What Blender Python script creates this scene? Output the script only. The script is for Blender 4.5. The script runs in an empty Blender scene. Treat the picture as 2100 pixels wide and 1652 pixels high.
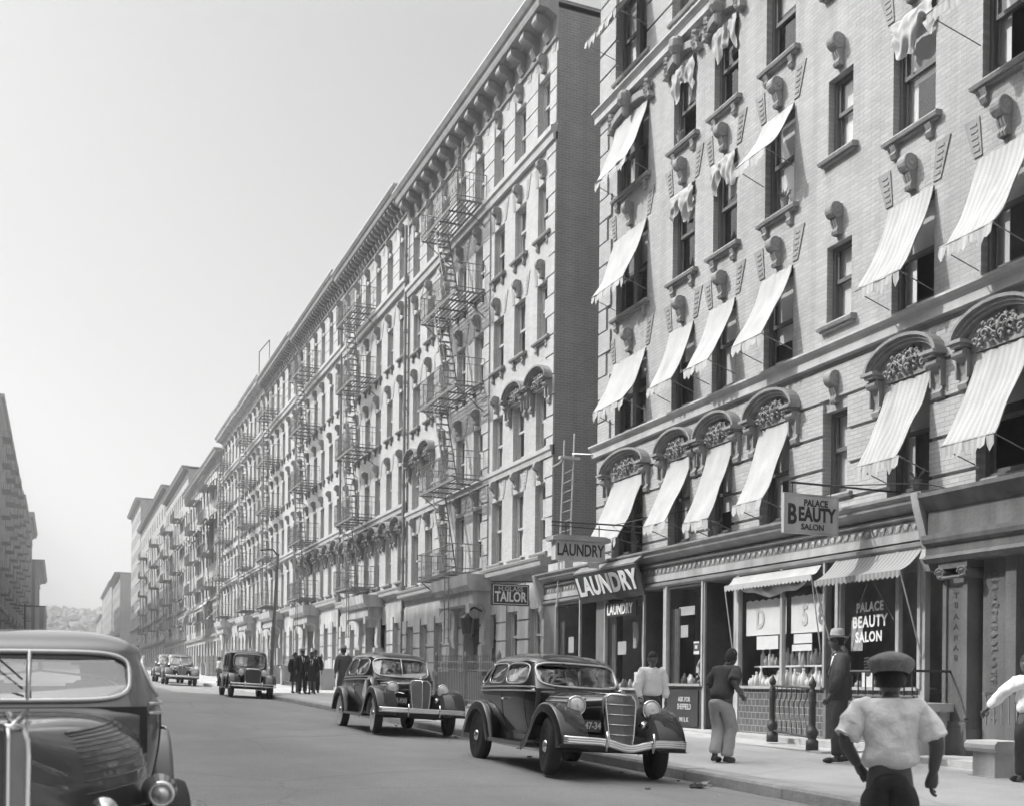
import bpy, math, random
from math import pi, sin, cos, radians, sqrt, atan2
from mathutils import Vector, Matrix, noise
random.seed(7)
SC = bpy.context.scene
COL = SC.collection
# ---------------------------------------------------------------- camera
YAW, PITCH, ROLL, EYE = .3904, .0017, .0102, 1.32
fw = Vector((sin(YAW)*cos(PITCH), cos(YAW)*cos(PITCH), sin(PITCH)))
rt = Vector((cos(YAW), -sin(YAW), 0)); up = rt.cross(fw)
rt2 = rt*cos(ROLL)+up*sin(ROLL); up2 = -rt*sin(ROLL)+up*cos(ROLL)
cam_d = bpy.data.cameras.new('camera'); cam = bpy.data.objects.new('camera', cam_d); COL.objects.link(cam)
mw = Matrix((( rt2.x, up2.x, -fw.x, 0), (rt2.y, up2.y, -fw.y, 0), (rt2.z, up2.z, -fw.z, EYE), (0, 0, 0, 1)))
cam.matrix_world = mw
cam_d.sensor_width = 36; cam_d.lens = 2260/2100*36
cam_d.shift_y = (1396.1-826)/2100
cam_d.clip_start = .05; cam_d.clip_end = 5000
SC.camera = cam
cam_d.dof.use_dof = True; cam_d.dof.focus_distance = 19; cam_d.dof.aperture_fstop = 3.0
# ---------------------------------------------------------------- sky and sun
SUN = Vector((-1, .6, 1.1)).normalized()            # towards the sun
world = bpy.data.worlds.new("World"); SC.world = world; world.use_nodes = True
wn = world.node_tree; wn.nodes.clear()
sky = wn.nodes.new('ShaderNodeTexSky'); sky.sky_type = 'NISHITA'; sky.sun_disc = False
sky.sun_elevation = math.asin(SUN.z); sky.sun_rotation = atan2(SUN.x, SUN.y)
sky.air_density = 1.0; sky.dust_density = 3.5; sky.ozone_density = 1.0
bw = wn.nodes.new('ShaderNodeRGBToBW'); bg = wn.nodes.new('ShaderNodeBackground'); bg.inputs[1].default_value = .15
wo = wn.nodes.new('ShaderNodeOutputWorld')
pw = wn.nodes.new('ShaderNodeMath'); pw.operation = 'POWER'; pw.inputs[1].default_value = .8      # hazy, bleached summer sky
ml_ = wn.nodes.new('ShaderNodeMath'); ml_.operation = 'MULTIPLY'; ml_.inputs[1].default_value = .90
wn.links.new(sky.outputs[0], bw.inputs[0]); wn.links.new(bw.outputs[0], pw.inputs[0]); wn.links.new(pw.outputs[0], ml_.inputs[0])
tcw = wn.nodes.new('ShaderNodeTexCoord'); sxw = wn.nodes.new('ShaderNodeSeparateXYZ'); mrw = wn.nodes.new('ShaderNodeMapRange'); mrw.interpolation_type = 'SMOOTHSTEP'   # added fill: unseen overhead sky brightened to lift the shaded street
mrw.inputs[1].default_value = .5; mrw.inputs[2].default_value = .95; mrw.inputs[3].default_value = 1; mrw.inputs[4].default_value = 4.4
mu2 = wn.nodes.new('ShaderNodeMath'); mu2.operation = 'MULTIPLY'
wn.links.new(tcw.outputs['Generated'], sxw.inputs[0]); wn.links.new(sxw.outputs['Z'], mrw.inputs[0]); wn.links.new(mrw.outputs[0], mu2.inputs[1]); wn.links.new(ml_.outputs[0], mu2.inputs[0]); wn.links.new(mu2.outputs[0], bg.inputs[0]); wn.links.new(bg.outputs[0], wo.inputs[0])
sd = bpy.data.lights.new('sun', 'SUN'); sd.energy = 2.0; sd.angle = radians(.6); sd.color = (1, .995, .985)
so = bpy.data.objects.new('sun', sd); COL.objects.link(so)
so.rotation_euler = SUN.to_track_quat('Z', 'Y').to_euler(); so.location = (-30, 0, 60)
SC.view_settings.view_transform = 'Standard'; SC.view_settings.look = 'None'
SC.view_settings.exposure = 1.06; SC.view_settings.gamma = 1
# ---------------------------------------------------------------- materials
MATS = {}
def nd(nt, t, **k):
    n = nt.nodes.new(t)
    for a, b in k.items(): setattr(n, a, b)
    return n
def mat(name, c, rough=.85, var=.12, scale=3., bump=.0, bscale=40., metal=0., coat=0., brick=None, stripes=None, grain=.0, streak=0., spec=.5):
    """grey material: base value c, patchy noise of relative size var, optional fine bump / brick courses / stripes"""
    if name in MATS: return MATS[name]
    m = bpy.data.materials.new(name); m.use_nodes = True; nt = m.node_tree; b = nt.nodes['Principled BSDF']; L = nt.links.new
    b.inputs['Roughness'].default_value = rough; b.inputs['Metallic'].default_value = metal
    b.inputs['Coat Weight'].default_value = coat; b.inputs['Coat Roughness'].default_value = .035
    b.inputs['Specular IOR Level'].default_value = spec
    geo = nd(nt, 'ShaderNodeNewGeometry')
    n1 = nd(nt, 'ShaderNodeTexNoise'); n1.inputs['Scale'].default_value = scale; n1.inputs['Detail'].default_value = 6; n1.inputs['Roughness'].default_value = .65
    L(geo.outputs['Position'], n1.inputs['Vector'])
    mr = nd(nt, 'ShaderNodeMapRange'); mr.inputs[1].default_value = .3; mr.inputs[2].default_value = .7
    mr.inputs[3].default_value = 1-var; mr.inputs[4].default_value = 1+var
    L(n1.outputs['Fac'], mr.inputs[0]); val = mr.outputs[0]
    def mul(a, bb):
        x = nd(nt, 'ShaderNodeMath', operation='MULTIPLY'); L(a, x.inputs[0])
        if isinstance(bb, float): x.inputs[1].default_value = bb
        else: L(bb, x.inputs[1])
        return x.outputs[0]
    val = mul(val, float(c))
    sx = nd(nt, 'ShaderNodeSeparateXYZ'); L(geo.outputs['Position'], sx.inputs[0])
    if streak:
        mp = nd(nt, 'ShaderNodeMapping'); mp.inputs['Scale'].default_value = (2.2, 2.2, .12); L(geo.outputs['Position'], mp.inputs[0])
        n3 = nd(nt, 'ShaderNodeTexNoise'); n3.inputs['Scale'].default_value = 1.4; n3.inputs['Detail'].default_value = 5; L(mp.outputs[0], n3.inputs['Vector'])
        r3 = nd(nt, 'ShaderNodeMapRange'); r3.inputs[1].default_value = .35; r3.inputs[2].default_value = .65; r3.inputs[3].default_value = 1-streak; r3.inputs[4].default_value = 1+streak*.4
        L(n3.outputs['Fac'], r3.inputs[0]); val = mul(val, r3.outputs[0])
    if grain:
        n4 = nd(nt, 'ShaderNodeTexNoise'); n4.inputs['Scale'].default_value = 90; n4.inputs['Detail'].default_value = 2; L(geo.outputs['Position'], n4.inputs['Vector'])
        r4 = nd(nt, 'ShaderNodeMapRange'); r4.inputs[1].default_value = .3; r4.inputs[2].default_value = .7; r4.inputs[3].default_value = 1-grain; r4.inputs[4].default_value = 1+grain
        L(n4.outputs['Fac'], r4.inputs[0]); val = mul(val, r4.outputs[0])
    hgt = None
    if brick:
        ax, bw_, bh_, mo = brick
        cb = nd(nt, 'ShaderNodeCombineXYZ'); L(sx.outputs[ax], cb.inputs[0]); L(sx.outputs['Z'], cb.inputs[1])
        bt = nd(nt, 'ShaderNodeTexBrick'); L(cb.outputs[0], bt.inputs['Vector'])
        bt.inputs['Scale'].default_value = 1; bt.inputs['Brick Width'].default_value = bw_; bt.inputs['Row Height'].default_value = bh_
        bt.inputs['Mortar Size'].default_value = .008; bt.inputs['Mortar Smooth'].default_value = .3; bt.inputs['Bias'].default_value = 0
        bt.inputs['Color1'].default_value = (1, 1, 1, 1); bt.inputs['Color2'].default_value = (.86, .86, .86, 1); bt.inputs['Mortar'].default_value = (mo, mo, mo, 1)
        val = mul(val, bt.outputs['Color']); hgt = bt.outputs['Fac']
    if stripes:
        ax, per, lo = stripes
        w = nd(nt, 'ShaderNodeMath', operation='MULTIPLY'); L(sx.outputs[ax], w.inputs[0]); w.inputs[1].default_value = 2*pi/per
        s_ = nd(nt, 'ShaderNodeMath', operation='SINE'); L(w.outputs[0], s_.inputs[0])
        r5 = nd(nt, 'ShaderNodeMapRange'); r5.inputs[1].default_value = -.3; r5.inputs[2].default_value = .3; r5.inputs[3].default_value = lo; r5.inputs[4].default_value = 1
        L(s_.outputs[0], r5.inputs[0]); val = mul(val, r5.outputs[0])
    cc = nd(nt, 'ShaderNodeCombineColor'); [L(val, cc.inputs[i]) for i in range(3)]
    L(cc.outputs[0], b.inputs['Base Color'])
    if bump or hgt is not None:
        n2 = nd(nt, 'ShaderNodeTexNoise'); n2.inputs['Scale'].default_value = bscale; n2.inputs['Detail'].default_value = 4; L(geo.outputs['Position'], n2.inputs['Vector'])
        bp = nd(nt, 'ShaderNodeBump'); bp.inputs['Strength'].default_value = max(bump, .01); bp.inputs['Distance'].default_value = .03
        L(n2.outputs['Fac'], bp.inputs['Height']); out = bp.outputs[0]
        if hgt is not None:
            b2 = nd(nt, 'ShaderNodeBump', invert=True); b2.inputs['Strength'].default_value = .6; b2.inputs['Distance'].default_value = .012
            L(hgt, b2.inputs['Height']); L(out, b2.inputs['Normal']); out = b2.outputs[0]
        L(out, b.inputs['Normal'])
    MATS[name] = m; return m
def glass(name, tint=.75, rough=.02, refl=1.6):
    m = bpy.data.materials.new(name); m.use_nodes = True; nt = m.node_tree; nt.nodes.clear(); L = nt.links.new
    o = nd(nt, 'ShaderNodeOutputMaterial'); mx = nd(nt, 'ShaderNodeMixShader'); t = nd(nt, 'ShaderNodeBsdfTransparent'); g = nd(nt, 'ShaderNodeBsdfGlossy')
    t.inputs[0].default_value = (tint,)*3+(1,); g.inputs[0].default_value = (1, 1, 1, 1); g.inputs['Roughness'].default_value = rough
    ge = nd(nt, 'ShaderNodeNewGeometry'); dt = nd(nt, 'ShaderNodeVectorMath', operation='DOT_PRODUCT'); L(ge.outputs['Incoming'], dt.inputs[0]); L(ge.outputs['Normal'], dt.inputs[1])
    q = dt.outputs['Value']; r0 = ((refl-1)/(refl+1))**2
    for op, v in (('ABSOLUTE', None), ('SUBTRACT', 1.), ('POWER', 5.), ('MULTIPLY', 1-r0), ('ADD', r0)):       # Schlick reflection, same from both sides
        x = nd(nt, 'ShaderNodeMath', operation=op)
        if op == 'SUBTRACT': x.inputs[0].default_value = 1.; L(q, x.inputs[1])
        else:
            L(q, x.inputs[0])
            if v is not None: x.inputs[1].default_value = v
        q = x.outputs[0]
    f = nd(nt, 'ShaderNodeMath', operation='ADD'); f.inputs[1].default_value = .0; L(q, f.inputs[0])
    nz = nd(nt, 'ShaderNodeTexNoise'); nz.inputs['Scale'].default_value = 1.3; bp = nd(nt, 'ShaderNodeBump'); bp.inputs['Strength'].default_value = .12; bp.inputs['Distance'].default_value = .05
    L(nz.outputs['Fac'], bp.inputs['Height']); L(bp.outputs[0], g.inputs['Normal'])
    L(f.outputs[0], mx.inputs[0]); L(t.outputs[0], mx.inputs[1]); L(g.outputs[0], mx.inputs[2]); L(mx.outputs[0], o.inputs[0])
    return m
GLASS = glass('window_glass', .9, .03, 1.8)
CARGLASS = glass('car_glass', .85, .02, 2.7)
SHOPGLASS = glass('shop_glass', .9, .01, 1.75)
asphalt = mat('asphalt', .265, .9, .10, .6, .5, 60, grain=.30)
pave = mat('pavement', .43, .9, .14, .9, .3, 50, grain=.18)
kerbm = mat('kerb_stone', .36, .9, .22, 2.5, .4, 30, grain=.08)
earth = mat('earth', .16, .95, .2, .3)
brickB = mat('buff_brick', .43, .9, .10, .7, .3, 30, brick=('Y', .21, .075, .78), streak=.12)
rustB = mat('buff_brick_courses', .45, .9, .06, .8, .2, 30, brick=('Y', .21, .075, .72), streak=.06)
stoneB = mat('carved_stone', .27, .8, .18, 3, .35, 25, streak=.15)
beltB = mat('belt_stone', .48, .85, .12, 2, .2, 25, streak=.12)
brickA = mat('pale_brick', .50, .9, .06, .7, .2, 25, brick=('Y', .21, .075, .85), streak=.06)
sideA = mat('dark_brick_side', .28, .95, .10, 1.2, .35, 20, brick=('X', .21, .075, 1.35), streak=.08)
stoneA = mat('pale_stone', .45, .85, .10, 2, .2, 25, streak=.10)
brownst = mat('brownstone', .44, .9, .20, 1.4, .3, 20, streak=.28)
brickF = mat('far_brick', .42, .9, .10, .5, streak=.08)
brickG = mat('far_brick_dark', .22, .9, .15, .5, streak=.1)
cornm = mat('cornice_metal', .30, .6, .12, 2, .15, 20, streak=.15)
cornlt = mat('cornice_light', .55, .6, .10, 2, .1, 20)
roofm = mat('roof_tar', .08, .9, .2, 1)
iron = mat('black_iron', .035, .55, .2, 8, .1, 60)
ironf = mat('grey_iron', .19, .6, .2, 8, .1, 60)
framed = mat('dark_window_frame', .11, .6, .15, 5)
framel = mat('pale_window_frame', .45, .6, .1, 5)
shadel = mat('roller_shade', .74, .9, .06, 2)
shadem = mat('lace_curtain', .50, .9, .12, 6)
room = mat('room_dark', .12, .95, .3, 1)
canvas = mat('striped_canvas', .43, .9, .07, 2.5, .25, 40, stripes=('Y', .11, .84), streak=.10)
canvasp = mat('plain_canvas', .42, .9, .08, 2.5, .25, 40, streak=.10)
portm = mat('sooty_portal_stone', .13, .9, .25, 1.6, .3, 20, streak=.3)
canvasd = mat('worn_canvas', .42, .9, .12, 3, .15, 60)
shopm = mat('painted_shop_metal', .24, .45, .18, 2, .15, 20, streak=.22)
shopl = mat('weathered_shop_fascia', .42, .5, .22, 1.6, .15, 20, streak=.25)
shopd = mat('dark_shop_paint', .07, .5, .25, 3, .1, 30, streak=.2)
shopg = mat('grey_shop_paint', .17, .6, .2, 3, .1, 30, streak=.2)
metl = mat('bright_metal', .6, .3, .08, 5, metal=.6)
signd = mat('dark_sign', .04, .5, .2, 4)
signg = mat('grey_sign', .48, .6, .12, 4, streak=.15)
letterw = mat('white_lettering', .75, .6, .05, 5)
letterd = mat('dark_lettering', .03, .6, .05, 5)
paper = mat('paper', .85, .9, .04, 5)
wood = mat('dark_wood', .06, .6, .2, 5)
leaf = mat('far_leaves', .24, .95, .4, .25)
carpaint = mat('black_car_paint', .006, .25, .2, 2, coat=.95, spec=.4)
carpaint2 = mat('dark_car_paint', .012, .25, .1, 2, coat=1.)
cargrey = mat('dusty_car_paint', .075, .3, .2, 2, coat=.8)
tyre = mat('tyre_rubber', .025, .8, .3, 10, .2, 60)
white_t = mat('whitewall', .6, .8, .1, 10)
chrome = mat('chrome', .75, .14, .04, 3, metal=1.)
grillem = mat('grille_metal', .35, .35, .1, 8, metal=.5)
inter = mat('car_interior', .05, .9, .2, 5)
lens = mat('lamp_lens', .8, .12, .1, 20, .2, 60, metal=.3, coat=1.)
skin_ = mat('skin', .10, .45, .1, 8)
hair = mat('hair', .02, .8, .2, 20, .3, 80)
def wear(m, amt=.5, crack=True):
    nt = m.node_tree; L = nt.links.new; b = nt.nodes['Principled BSDF']; src = b.inputs['Base Color'].links[0].from_socket
    g = nd(nt, 'ShaderNodeNewGeometry'); mp = nd(nt, 'ShaderNodeMapping'); mp.inputs['Scale'].default_value = (1, .35, 1); L(g.outputs['Position'], mp.inputs[0])
    n = nd(nt, 'ShaderNodeTexNoise'); n.inputs['Scale'].default_value = .55; n.inputs['Detail'].default_value = 7; L(mp.outputs[0], n.inputs['Vector'])
    r = nd(nt, 'ShaderNodeMapRange'); r.inputs[1].default_value = .42; r.inputs[2].default_value = .62; r.inputs[3].default_value = 1.06; r.inputs[4].default_value = 1-.22*amt; L(n.outputs['Fac'], r.inputs[0])
    out = r.outputs[0]
    if crack:
        v = nd(nt, 'ShaderNodeTexVoronoi', feature='DISTANCE_TO_EDGE'); v.inputs['Scale'].default_value = .33
        w = nd(nt, 'ShaderNodeTexNoise'); w.inputs['Scale'].default_value = 1.4; w.inputs['Detail'].default_value = 6
        a = nd(nt, 'ShaderNodeVectorMath', operation='ADD'); L(g.outputs['Position'], a.inputs[0]); L(w.outputs['Color'], a.inputs[1]); L(a.outputs[0], v.inputs['Vector'])
        c = nd(nt, 'ShaderNodeMapRange'); c.inputs[1].default_value = .0; c.inputs[2].default_value = .012; c.inputs[3].default_value = 1-.35*amt; c.inputs[4].default_value = 1; L(v.outputs['Distance'], c.inputs[0])
        x = nd(nt, 'ShaderNodeMath', operation='MULTIPLY'); L(out, x.inputs[0]); L(c.outputs[0], x.inputs[1]); out = x.outputs[0]
    mx = nd(nt, 'ShaderNodeVectorMath', operation='SCALE'); L(src, mx.inputs[0]); L(out, mx.inputs['Scale']); L(mx.outputs[0], b.inputs['Base Color'])
wear(asphalt, .4); wear(pave, .4)
# ---------------------------------------------------------------- mesh helper
class M:
    def __init__(s): s.v = []; s.f = []
    def quad(s, a, b, c, d):
        n = len(s.v); s.v += [tuple(a), tuple(b), tuple(c), tuple(d)]; s.f.append((n, n+1, n+2, n+3)); return s
    def box(s, x0, x1, y0, y1, z0, z1):
        if x0 > x1: x0, x1 = x1, x0
        if y0 > y1: y0, y1 = y1, y0
        if z0 > z1: z0, z1 = z1, z0
        n = len(s.v)
        s.v += [(x0,y0,z0),(x1,y0,z0),(x1,y1,z0),(x0,y1,z0),(x0,y0,z1),(x1,y0,z1),(x1,y1,z1),(x0,y1,z1)]
        s.f += [tuple(n+i for i in q) for q in ((3,2,1,0),(4,5,6,7),(0,1,5,4),(1,2,6,5),(2,3,7,6),(3,0,4,7))]; return s
    def prism(s, prof, y0, y1, ax='y'):
        """closed profile (a,b) extruded: ax 'y' -> a=x b=z ; 'x' -> a=y b=z ; 'z' -> a=x b=y"""
        k = len(prof); n = len(s.v)
        for yy in (y0, y1):
            for a, b in prof:
                s.v.append({'y': (a, yy, b), 'x': (yy, a, b), 'z': (a, b, yy)}[ax])
        for i in range(k):
            j = (i+1) % k; s.f.append((n+i, n+j, n+k+j, n+k+i))
        s.f.append(tuple(n+i for i in reversed(range(k)))); s.f.append(tuple(n+k+i for i in range(k))); return s
    def tube(s, pts, r, n=6, closed=False, flat=1.):
        pts = [Vector(p) for p in pts]; K = len(pts); base = len(s.v); prev = None
        for i, p in enumerate(pts):
            a = pts[i-1] if (i or closed) else p; b = pts[(i+1) % K] if (i < K-1 or closed) else p
            t = (b-a).normalized() if (b-a).length > 1e-9 else Vector((0, 0, 1))
            ref = Vector((0, 0, 1)) if abs(t.z) < .9 else Vector((1, 0, 0))
            u = t.cross(ref).normalized()
            if prev is not None and u.dot(prev) < 0 and abs(t.z) > .5: u = -u
            prev = u; w = t.cross(u).normalized(); rr = r[i] if isinstance(r, (list, tuple)) else r
            for k in range(n):
                a_ = 2*pi*k/n; q = p+u*cos(a_)*rr+w*sin(a_)*rr*flat; s.v.append(tuple(q))
        for i in range(K if closed else K-1):
            j = (i+1) % K
            for k in range(n):
                l = (k+1) % n; s.f.append((base+i*n+k, base+i*n+l, base+j*n+l, base+j*n+k))
        if not closed:
            s.f.append(tuple(base+k for k in reversed(range(n)))); s.f.append(tuple(base+(K-1)*n+k for k in range(n)))
        return s
    def lathe(s, prof, c=(0, 0, 0), ax='z', n=16):
        """prof list (r,h) along axis"""
        base = len(s.v); K = len(prof)
        for r, h in prof:
            for k in range(n):
                a = 2*pi*k/n; p, q = r*cos(a), r*sin(a)
                o = {'z': (p, q, h), 'x': (h, p, q), 'y': (q, h, p)}[ax]
                s.v.append((c[0]+o[0], c[1]+o[1], c[2]+o[2]))
        for i in range(K-1):
            for k in range(n):
                l = (k+1) % n; s.f.append((base+i*n+k, base+i*n+l, base+(i+1)*n+l, base+(i+1)*n+k))
        s.f.append(tuple(base+k for k in reversed(range(n)))); s.f.append(tuple(base+(K-1)*n+k for k in range(n))); return s
    def grid(s, fn, nu, nv, cu=False, skip=None):
        base = len(s.v)
        for i in range(nu+(0 if cu else 1)):
            for j in range(nv+1): s.v.append(tuple(fn(i/nu, j/nv)))
        NU = nu if cu else nu+1
        for i in range(nu):
            for j in range(nv):
                a = base+i*(nv+1)+j; b = base+((i+1) % NU)*(nv+1)+j
                if skip:
                    c = [(s.v[a][k]+s.v[b][k]+s.v[a+1][k]+s.v[b+1][k])/4 for k in range(3)]
                    if skip(*c): continue
                s.f.append((a, b, b+1, a+1))
        return s
    def blob(s, c, r, n=8, nz=0., seed=0.):
        rx, ry, rz = r if isinstance(r, (tuple, list)) else (r, r, r)
        def fn(u, v):
            a = 2*pi*u; b = -pi/2+pi*v; d = Vector((cos(a)*cos(b), sin(a)*cos(b), sin(b)))
            k = 1+nz*noise.noise(d*2.2+Vector((seed, seed*1.7, 0)))
            return (c[0]+d.x*rx*k, c[1]+d.y*ry*k, c[2]+d.z*rz*k)
        return s.grid(fn, n, max(4, n//2), cu=True)
    def mesh(s, name, m, smooth=False, bev=0):
        me = bpy.data.meshes.new(name); me.from_pydata(s.v, [], s.f); me.validate()
        if isinstance(m, (list, tuple)):
            for q in m: me.materials.append(q)
        else: me.materials.append(m)
        if smooth: me.shade_smooth()
        me.update(); return me
    def build(s, name, m, parent=None, smooth=False, world=True, loc=None):
        return place(s.mesh(name, m, smooth), name, parent, loc, world)
    def merge(s, o):
        n = len(s.v); s.v += o.v; s.f += [tuple(n+i for i in f) for f in o.f]; return s
    def xf(s, mtx):
        s.v = [tuple(mtx @ Vector(v)) for v in s.v]; return s
def place(me, name, parent=None, loc=None, world=True):
    """loc None + world: vertices are world coordinates; loc given: world position of the mesh origin (under a root without rotation)"""
    o = bpy.data.objects.new(name, me); COL.objects.link(o)
    if parent is not None: o.parent = parent
    off = Vector((0, 0, 0))
    if parent is not None and world:
        q = parent
        while q is not None: off += Vector(q.location); q = q.parent
    o.location = (Vector(loc) if loc is not None else Vector((0, 0, 0)))-off
    return o
def sub(me, name, parent):                       # sub-part in its part's own coordinates
    o = bpy.data.objects.new(name, me); COL.objects.link(o); o.parent = parent; return o
def tag(o, label, cat, group=None, kind=None):
    if label: o['label'] = label
    if cat: o['category'] = cat
    if group: o['group'] = group
    if kind: o['kind'] = kind
    return o
def root(name, loc, label, cat, group=None, rz=0):
    o = bpy.data.objects.new(name, None); COL.objects.link(o); o.location = loc; o.rotation_euler = (0, 0, rz); o.empty_display_size = .3
    return tag(o, label, cat, group)
def text_mesh(txt, size, m, bold=.0, depth=.01, font_scale=1., spacing=1.):
    cu = bpy.data.curves.new('lettering', 'FONT'); cu.body = txt; cu.size = size; cu.extrude = depth; cu.offset = bold
    cu.align_x = 'CENTER'; cu.align_y = 'CENTER'; cu.space_character = spacing; cu.resolution_u = 3; cu.space_line = .85
    o = bpy.data.objects.new('tmp_lettering', cu); COL.objects.link(o); bpy.context.view_layer.update()
    dg = bpy.context.evaluated_depsgraph_get(); me = bpy.data.meshes.new_from_object(o.evaluated_get(dg))
    bpy.data.objects.remove(o); bpy.data.curves.remove(cu)
    me.materials.clear(); me.materials.append(m); me.name = 'lettering'
    if font_scale != 1:
        for v in me.vertices: v.co.x *= font_scale
    return me
def text_on(txt, size, m, origin, right, upv, parent, bold=0., depth=.006, fs=1., shear=0., name='lettering', world=True, spacing=1.):
    """text whose reading direction is `right`, letters upright along upv"""
    me = text_mesh(txt, size, m, bold, depth, fs, spacing)
    r = Vector(right).normalized(); u = Vector(upv).normalized(); n = r.cross(u)
    mt = Matrix(((r.x, u.x, n.x, origin[0]), (r.y, u.y, n.y, origin[1]), (r.z, u.z, n.z, origin[2]), (0, 0, 0, 1)))
    me.transform(mt); return place(me, name, parent, None, world)
W = 12.6                      # plane of the right-hand facades
def gz(x, y):                 # height of the ground
    b = .0178*y
    if -3 <= x <= 7.4: return b+.024-.005*(x-2.2)**2
    if x > 7.4: return b+.03+.018*min(x-7.4, 5)
    return b+.03+.018*min(-3-x, 5)
# ---------------------------------------------------------------- ground
def strip(name, xs, ys, m, f=gz, kind='structure', dz=0, label=None):
    g = M(); n = len(ys)
    for x in xs:
        for y in ys: g.v.append((x, y, f(x, y)+dz))
    for i in range(len(xs)-1):
        for j in range(n-1):
            a = i*n+j; g.f.append((a, a+n, a+n+1, a+1))
    o = g.build(name, m, smooth=True); o['kind'] = kind; return o
YS = [-30, 0, 30, 60, 120, 240, 420, 700]
strip('road', [-3+10.4*i/16 for i in range(17)], YS, asphalt)
strip('pavement', [7.72, 9, 10, 11.2, 13], YS, pave)
strip('pavement', [-7, -6, -5, -3.32], YS, pave)
k = M()
yy = -30.
while yy < 330:               # kerb stones of uneven length, each on the slope
    L_ = random.uniform(1.6, 2.6); y1 = yy+L_-.012; j = random.uniform(-.006, .006)
    for (xa, xb, s_) in ((7.4, 7.72, 1), (-3.0, -3.32, -1)):
        za, zb = gz(7.73, yy)+j, gz(7.73, y1)+j; n = len(k.v); bv = .03*s_
        for (Y_, Z_) in ((yy, za), (y1, zb)):
            k.v += [(xa, Y_, Z_-.4), (xa+.01*s_, Y_, Z_-.03), (xa+bv, Y_, Z_), (xb, Y_, Z_), (xb, Y_, Z_-.4)]
        for i in range(5): q = (i+1) % 5; k.f.append((n+i, n+q, n+5+q, n+5+i))
        k.f += [tuple(n+i for i in range(5))[::-1], tuple(n+5+i for i in range(5))]
    yy += L_
k.build('kerb', kerbm)['kind'] = 'structure'
def tz(x, y): return .0178*y-.35+(0 if y < 700 else (y-700)*.0)
strip('ground', [-1500, -400, -60, 60, 400, 1500], [-300, -30, 300, 700, 1500, 3000], earth, tz)
# hill beyond the end of the street, with a ragged crest of trees
def hill(u, v):
    x = -120+420*u; y = 640+260*v
    z = 12+36*sin(min(v*1.25, 1)*pi/2)*(.88+.10*sin(u*5)+.04*noise.noise(Vector((u*9, v*5, 0))))
    return (x, y, z)
M().grid(hill, 40, 14).build('hill', leaf, smooth=True)['kind'] = 'structure'
wd = M(); random.seed(3)
for i in range(1500):
    u = random.random(); v = random.uniform(.1, .9); p = hill(u, v); r = random.uniform(1.6, 4.0)
    wd.blob((p[0], p[1], p[2]+r*.3), (r, r, r*random.uniform(.7, 1.1)), 8, .8, i*1.3)
tag(wd.build('wood', leaf), None, None, kind='stuff')
# ================================================================ BUILDINGS
ORD = ['first', 'second', 'third', 'fourth', 'fifth', 'sixth', 'seventh', 'eighth', 'ninth', 'tenth']
_wc = {}
def window_meshes(w, h, fr, var=0, lite=False):
    pale = fr is framel
    """sash window, origin = middle of the sill at the wall face, street side = -x"""
    key = (round(w, 2), round(h, 2), fr.name, var, lite)
    if key in _wc: return _wc[key]
    f = M(); a, b = .13, .24; t = .07; hw = w/2
    f.box(a, b, -hw, -hw+t, 0, h).box(a, b, hw-t, hw, 0, h).box(a, b, -hw+t, hw-t, h-t, h).box(a, b, -hw+t, hw-t, 0, t)
    mid = h*.5+(0, .03, -.06, .08)[var % 4]
    f.box(a+.03, b-.01, -hw+t, hw-t, mid-.035, mid+.035)
    f.box(a+.035, a+.07, -hw+t, -hw+t+.05, mid+.035, h-t).box(a+.035, a+.07, hw-t-.05, hw-t, mid+.035, h-t)
    f.box(a+.075, b-.02, -hw+t, -hw+t+.05, t, mid-.035).box(a+.075, b-.02, hw-t-.05, hw-t, t, mid-.035)
    f.box(a+.075, b-.02, -hw+t+.05, hw-t-.05, t, t+.07)
    if w > 1.3: f.box(a-.01, b-.005, -.09, .09, t, h-t)
    fm = f.mesh('window', fr)
    p = M(); op = [0, 0, .35, 0, .2, 0][var % 6]*h*.45
    p.quad((a+.05, -hw+t, mid), (a+.05, hw-t, mid), (a+.05, hw-t, h-t), (a+.05, -hw+t, h-t))
    if not op: p.quad((a+.09, -hw+t, t), (a+.09, hw-t, t), (a+.09, hw-t, mid), (a+.09, -hw+t, mid))
    pm = p.mesh('pane', GLASS)
    s = M(); d = ([.5, .62, .95, .97, .6, .5, .9, .55] if pale else [.38, .55, .42, .97, .5, .3, .72, .45])[var % 8]*h
    s.box(b+.03, b+.035, -hw+.05, hw-.05, h-d, h-.02)
    if var % 3 == 1:
        for q in (-1, 1): s.box(b+.05, b+.06, q*hw, q*hw*.45, .05, h-.02)
    sm = s.mesh('shade', shadel if var % 5 else shadem)
    _wc[key] = (fm, pm, sm); return _wc[key]
def add_window(rt_, X, side, yc, w, z0, z1, fr, var=0, full=True, lbl=None):
    fm, pm, sm = window_meshes(w, z1-z0, fr, var)
    o = place(fm, 'window', rt_, (X, yc, z0))
    if side < 0: o.rotation_euler = (0, 0, pi)
    sub(pm, 'pane', o)
    if full: sub(sm, 'shade', o)
    if lbl: o['label'] = lbl
    return o
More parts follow.
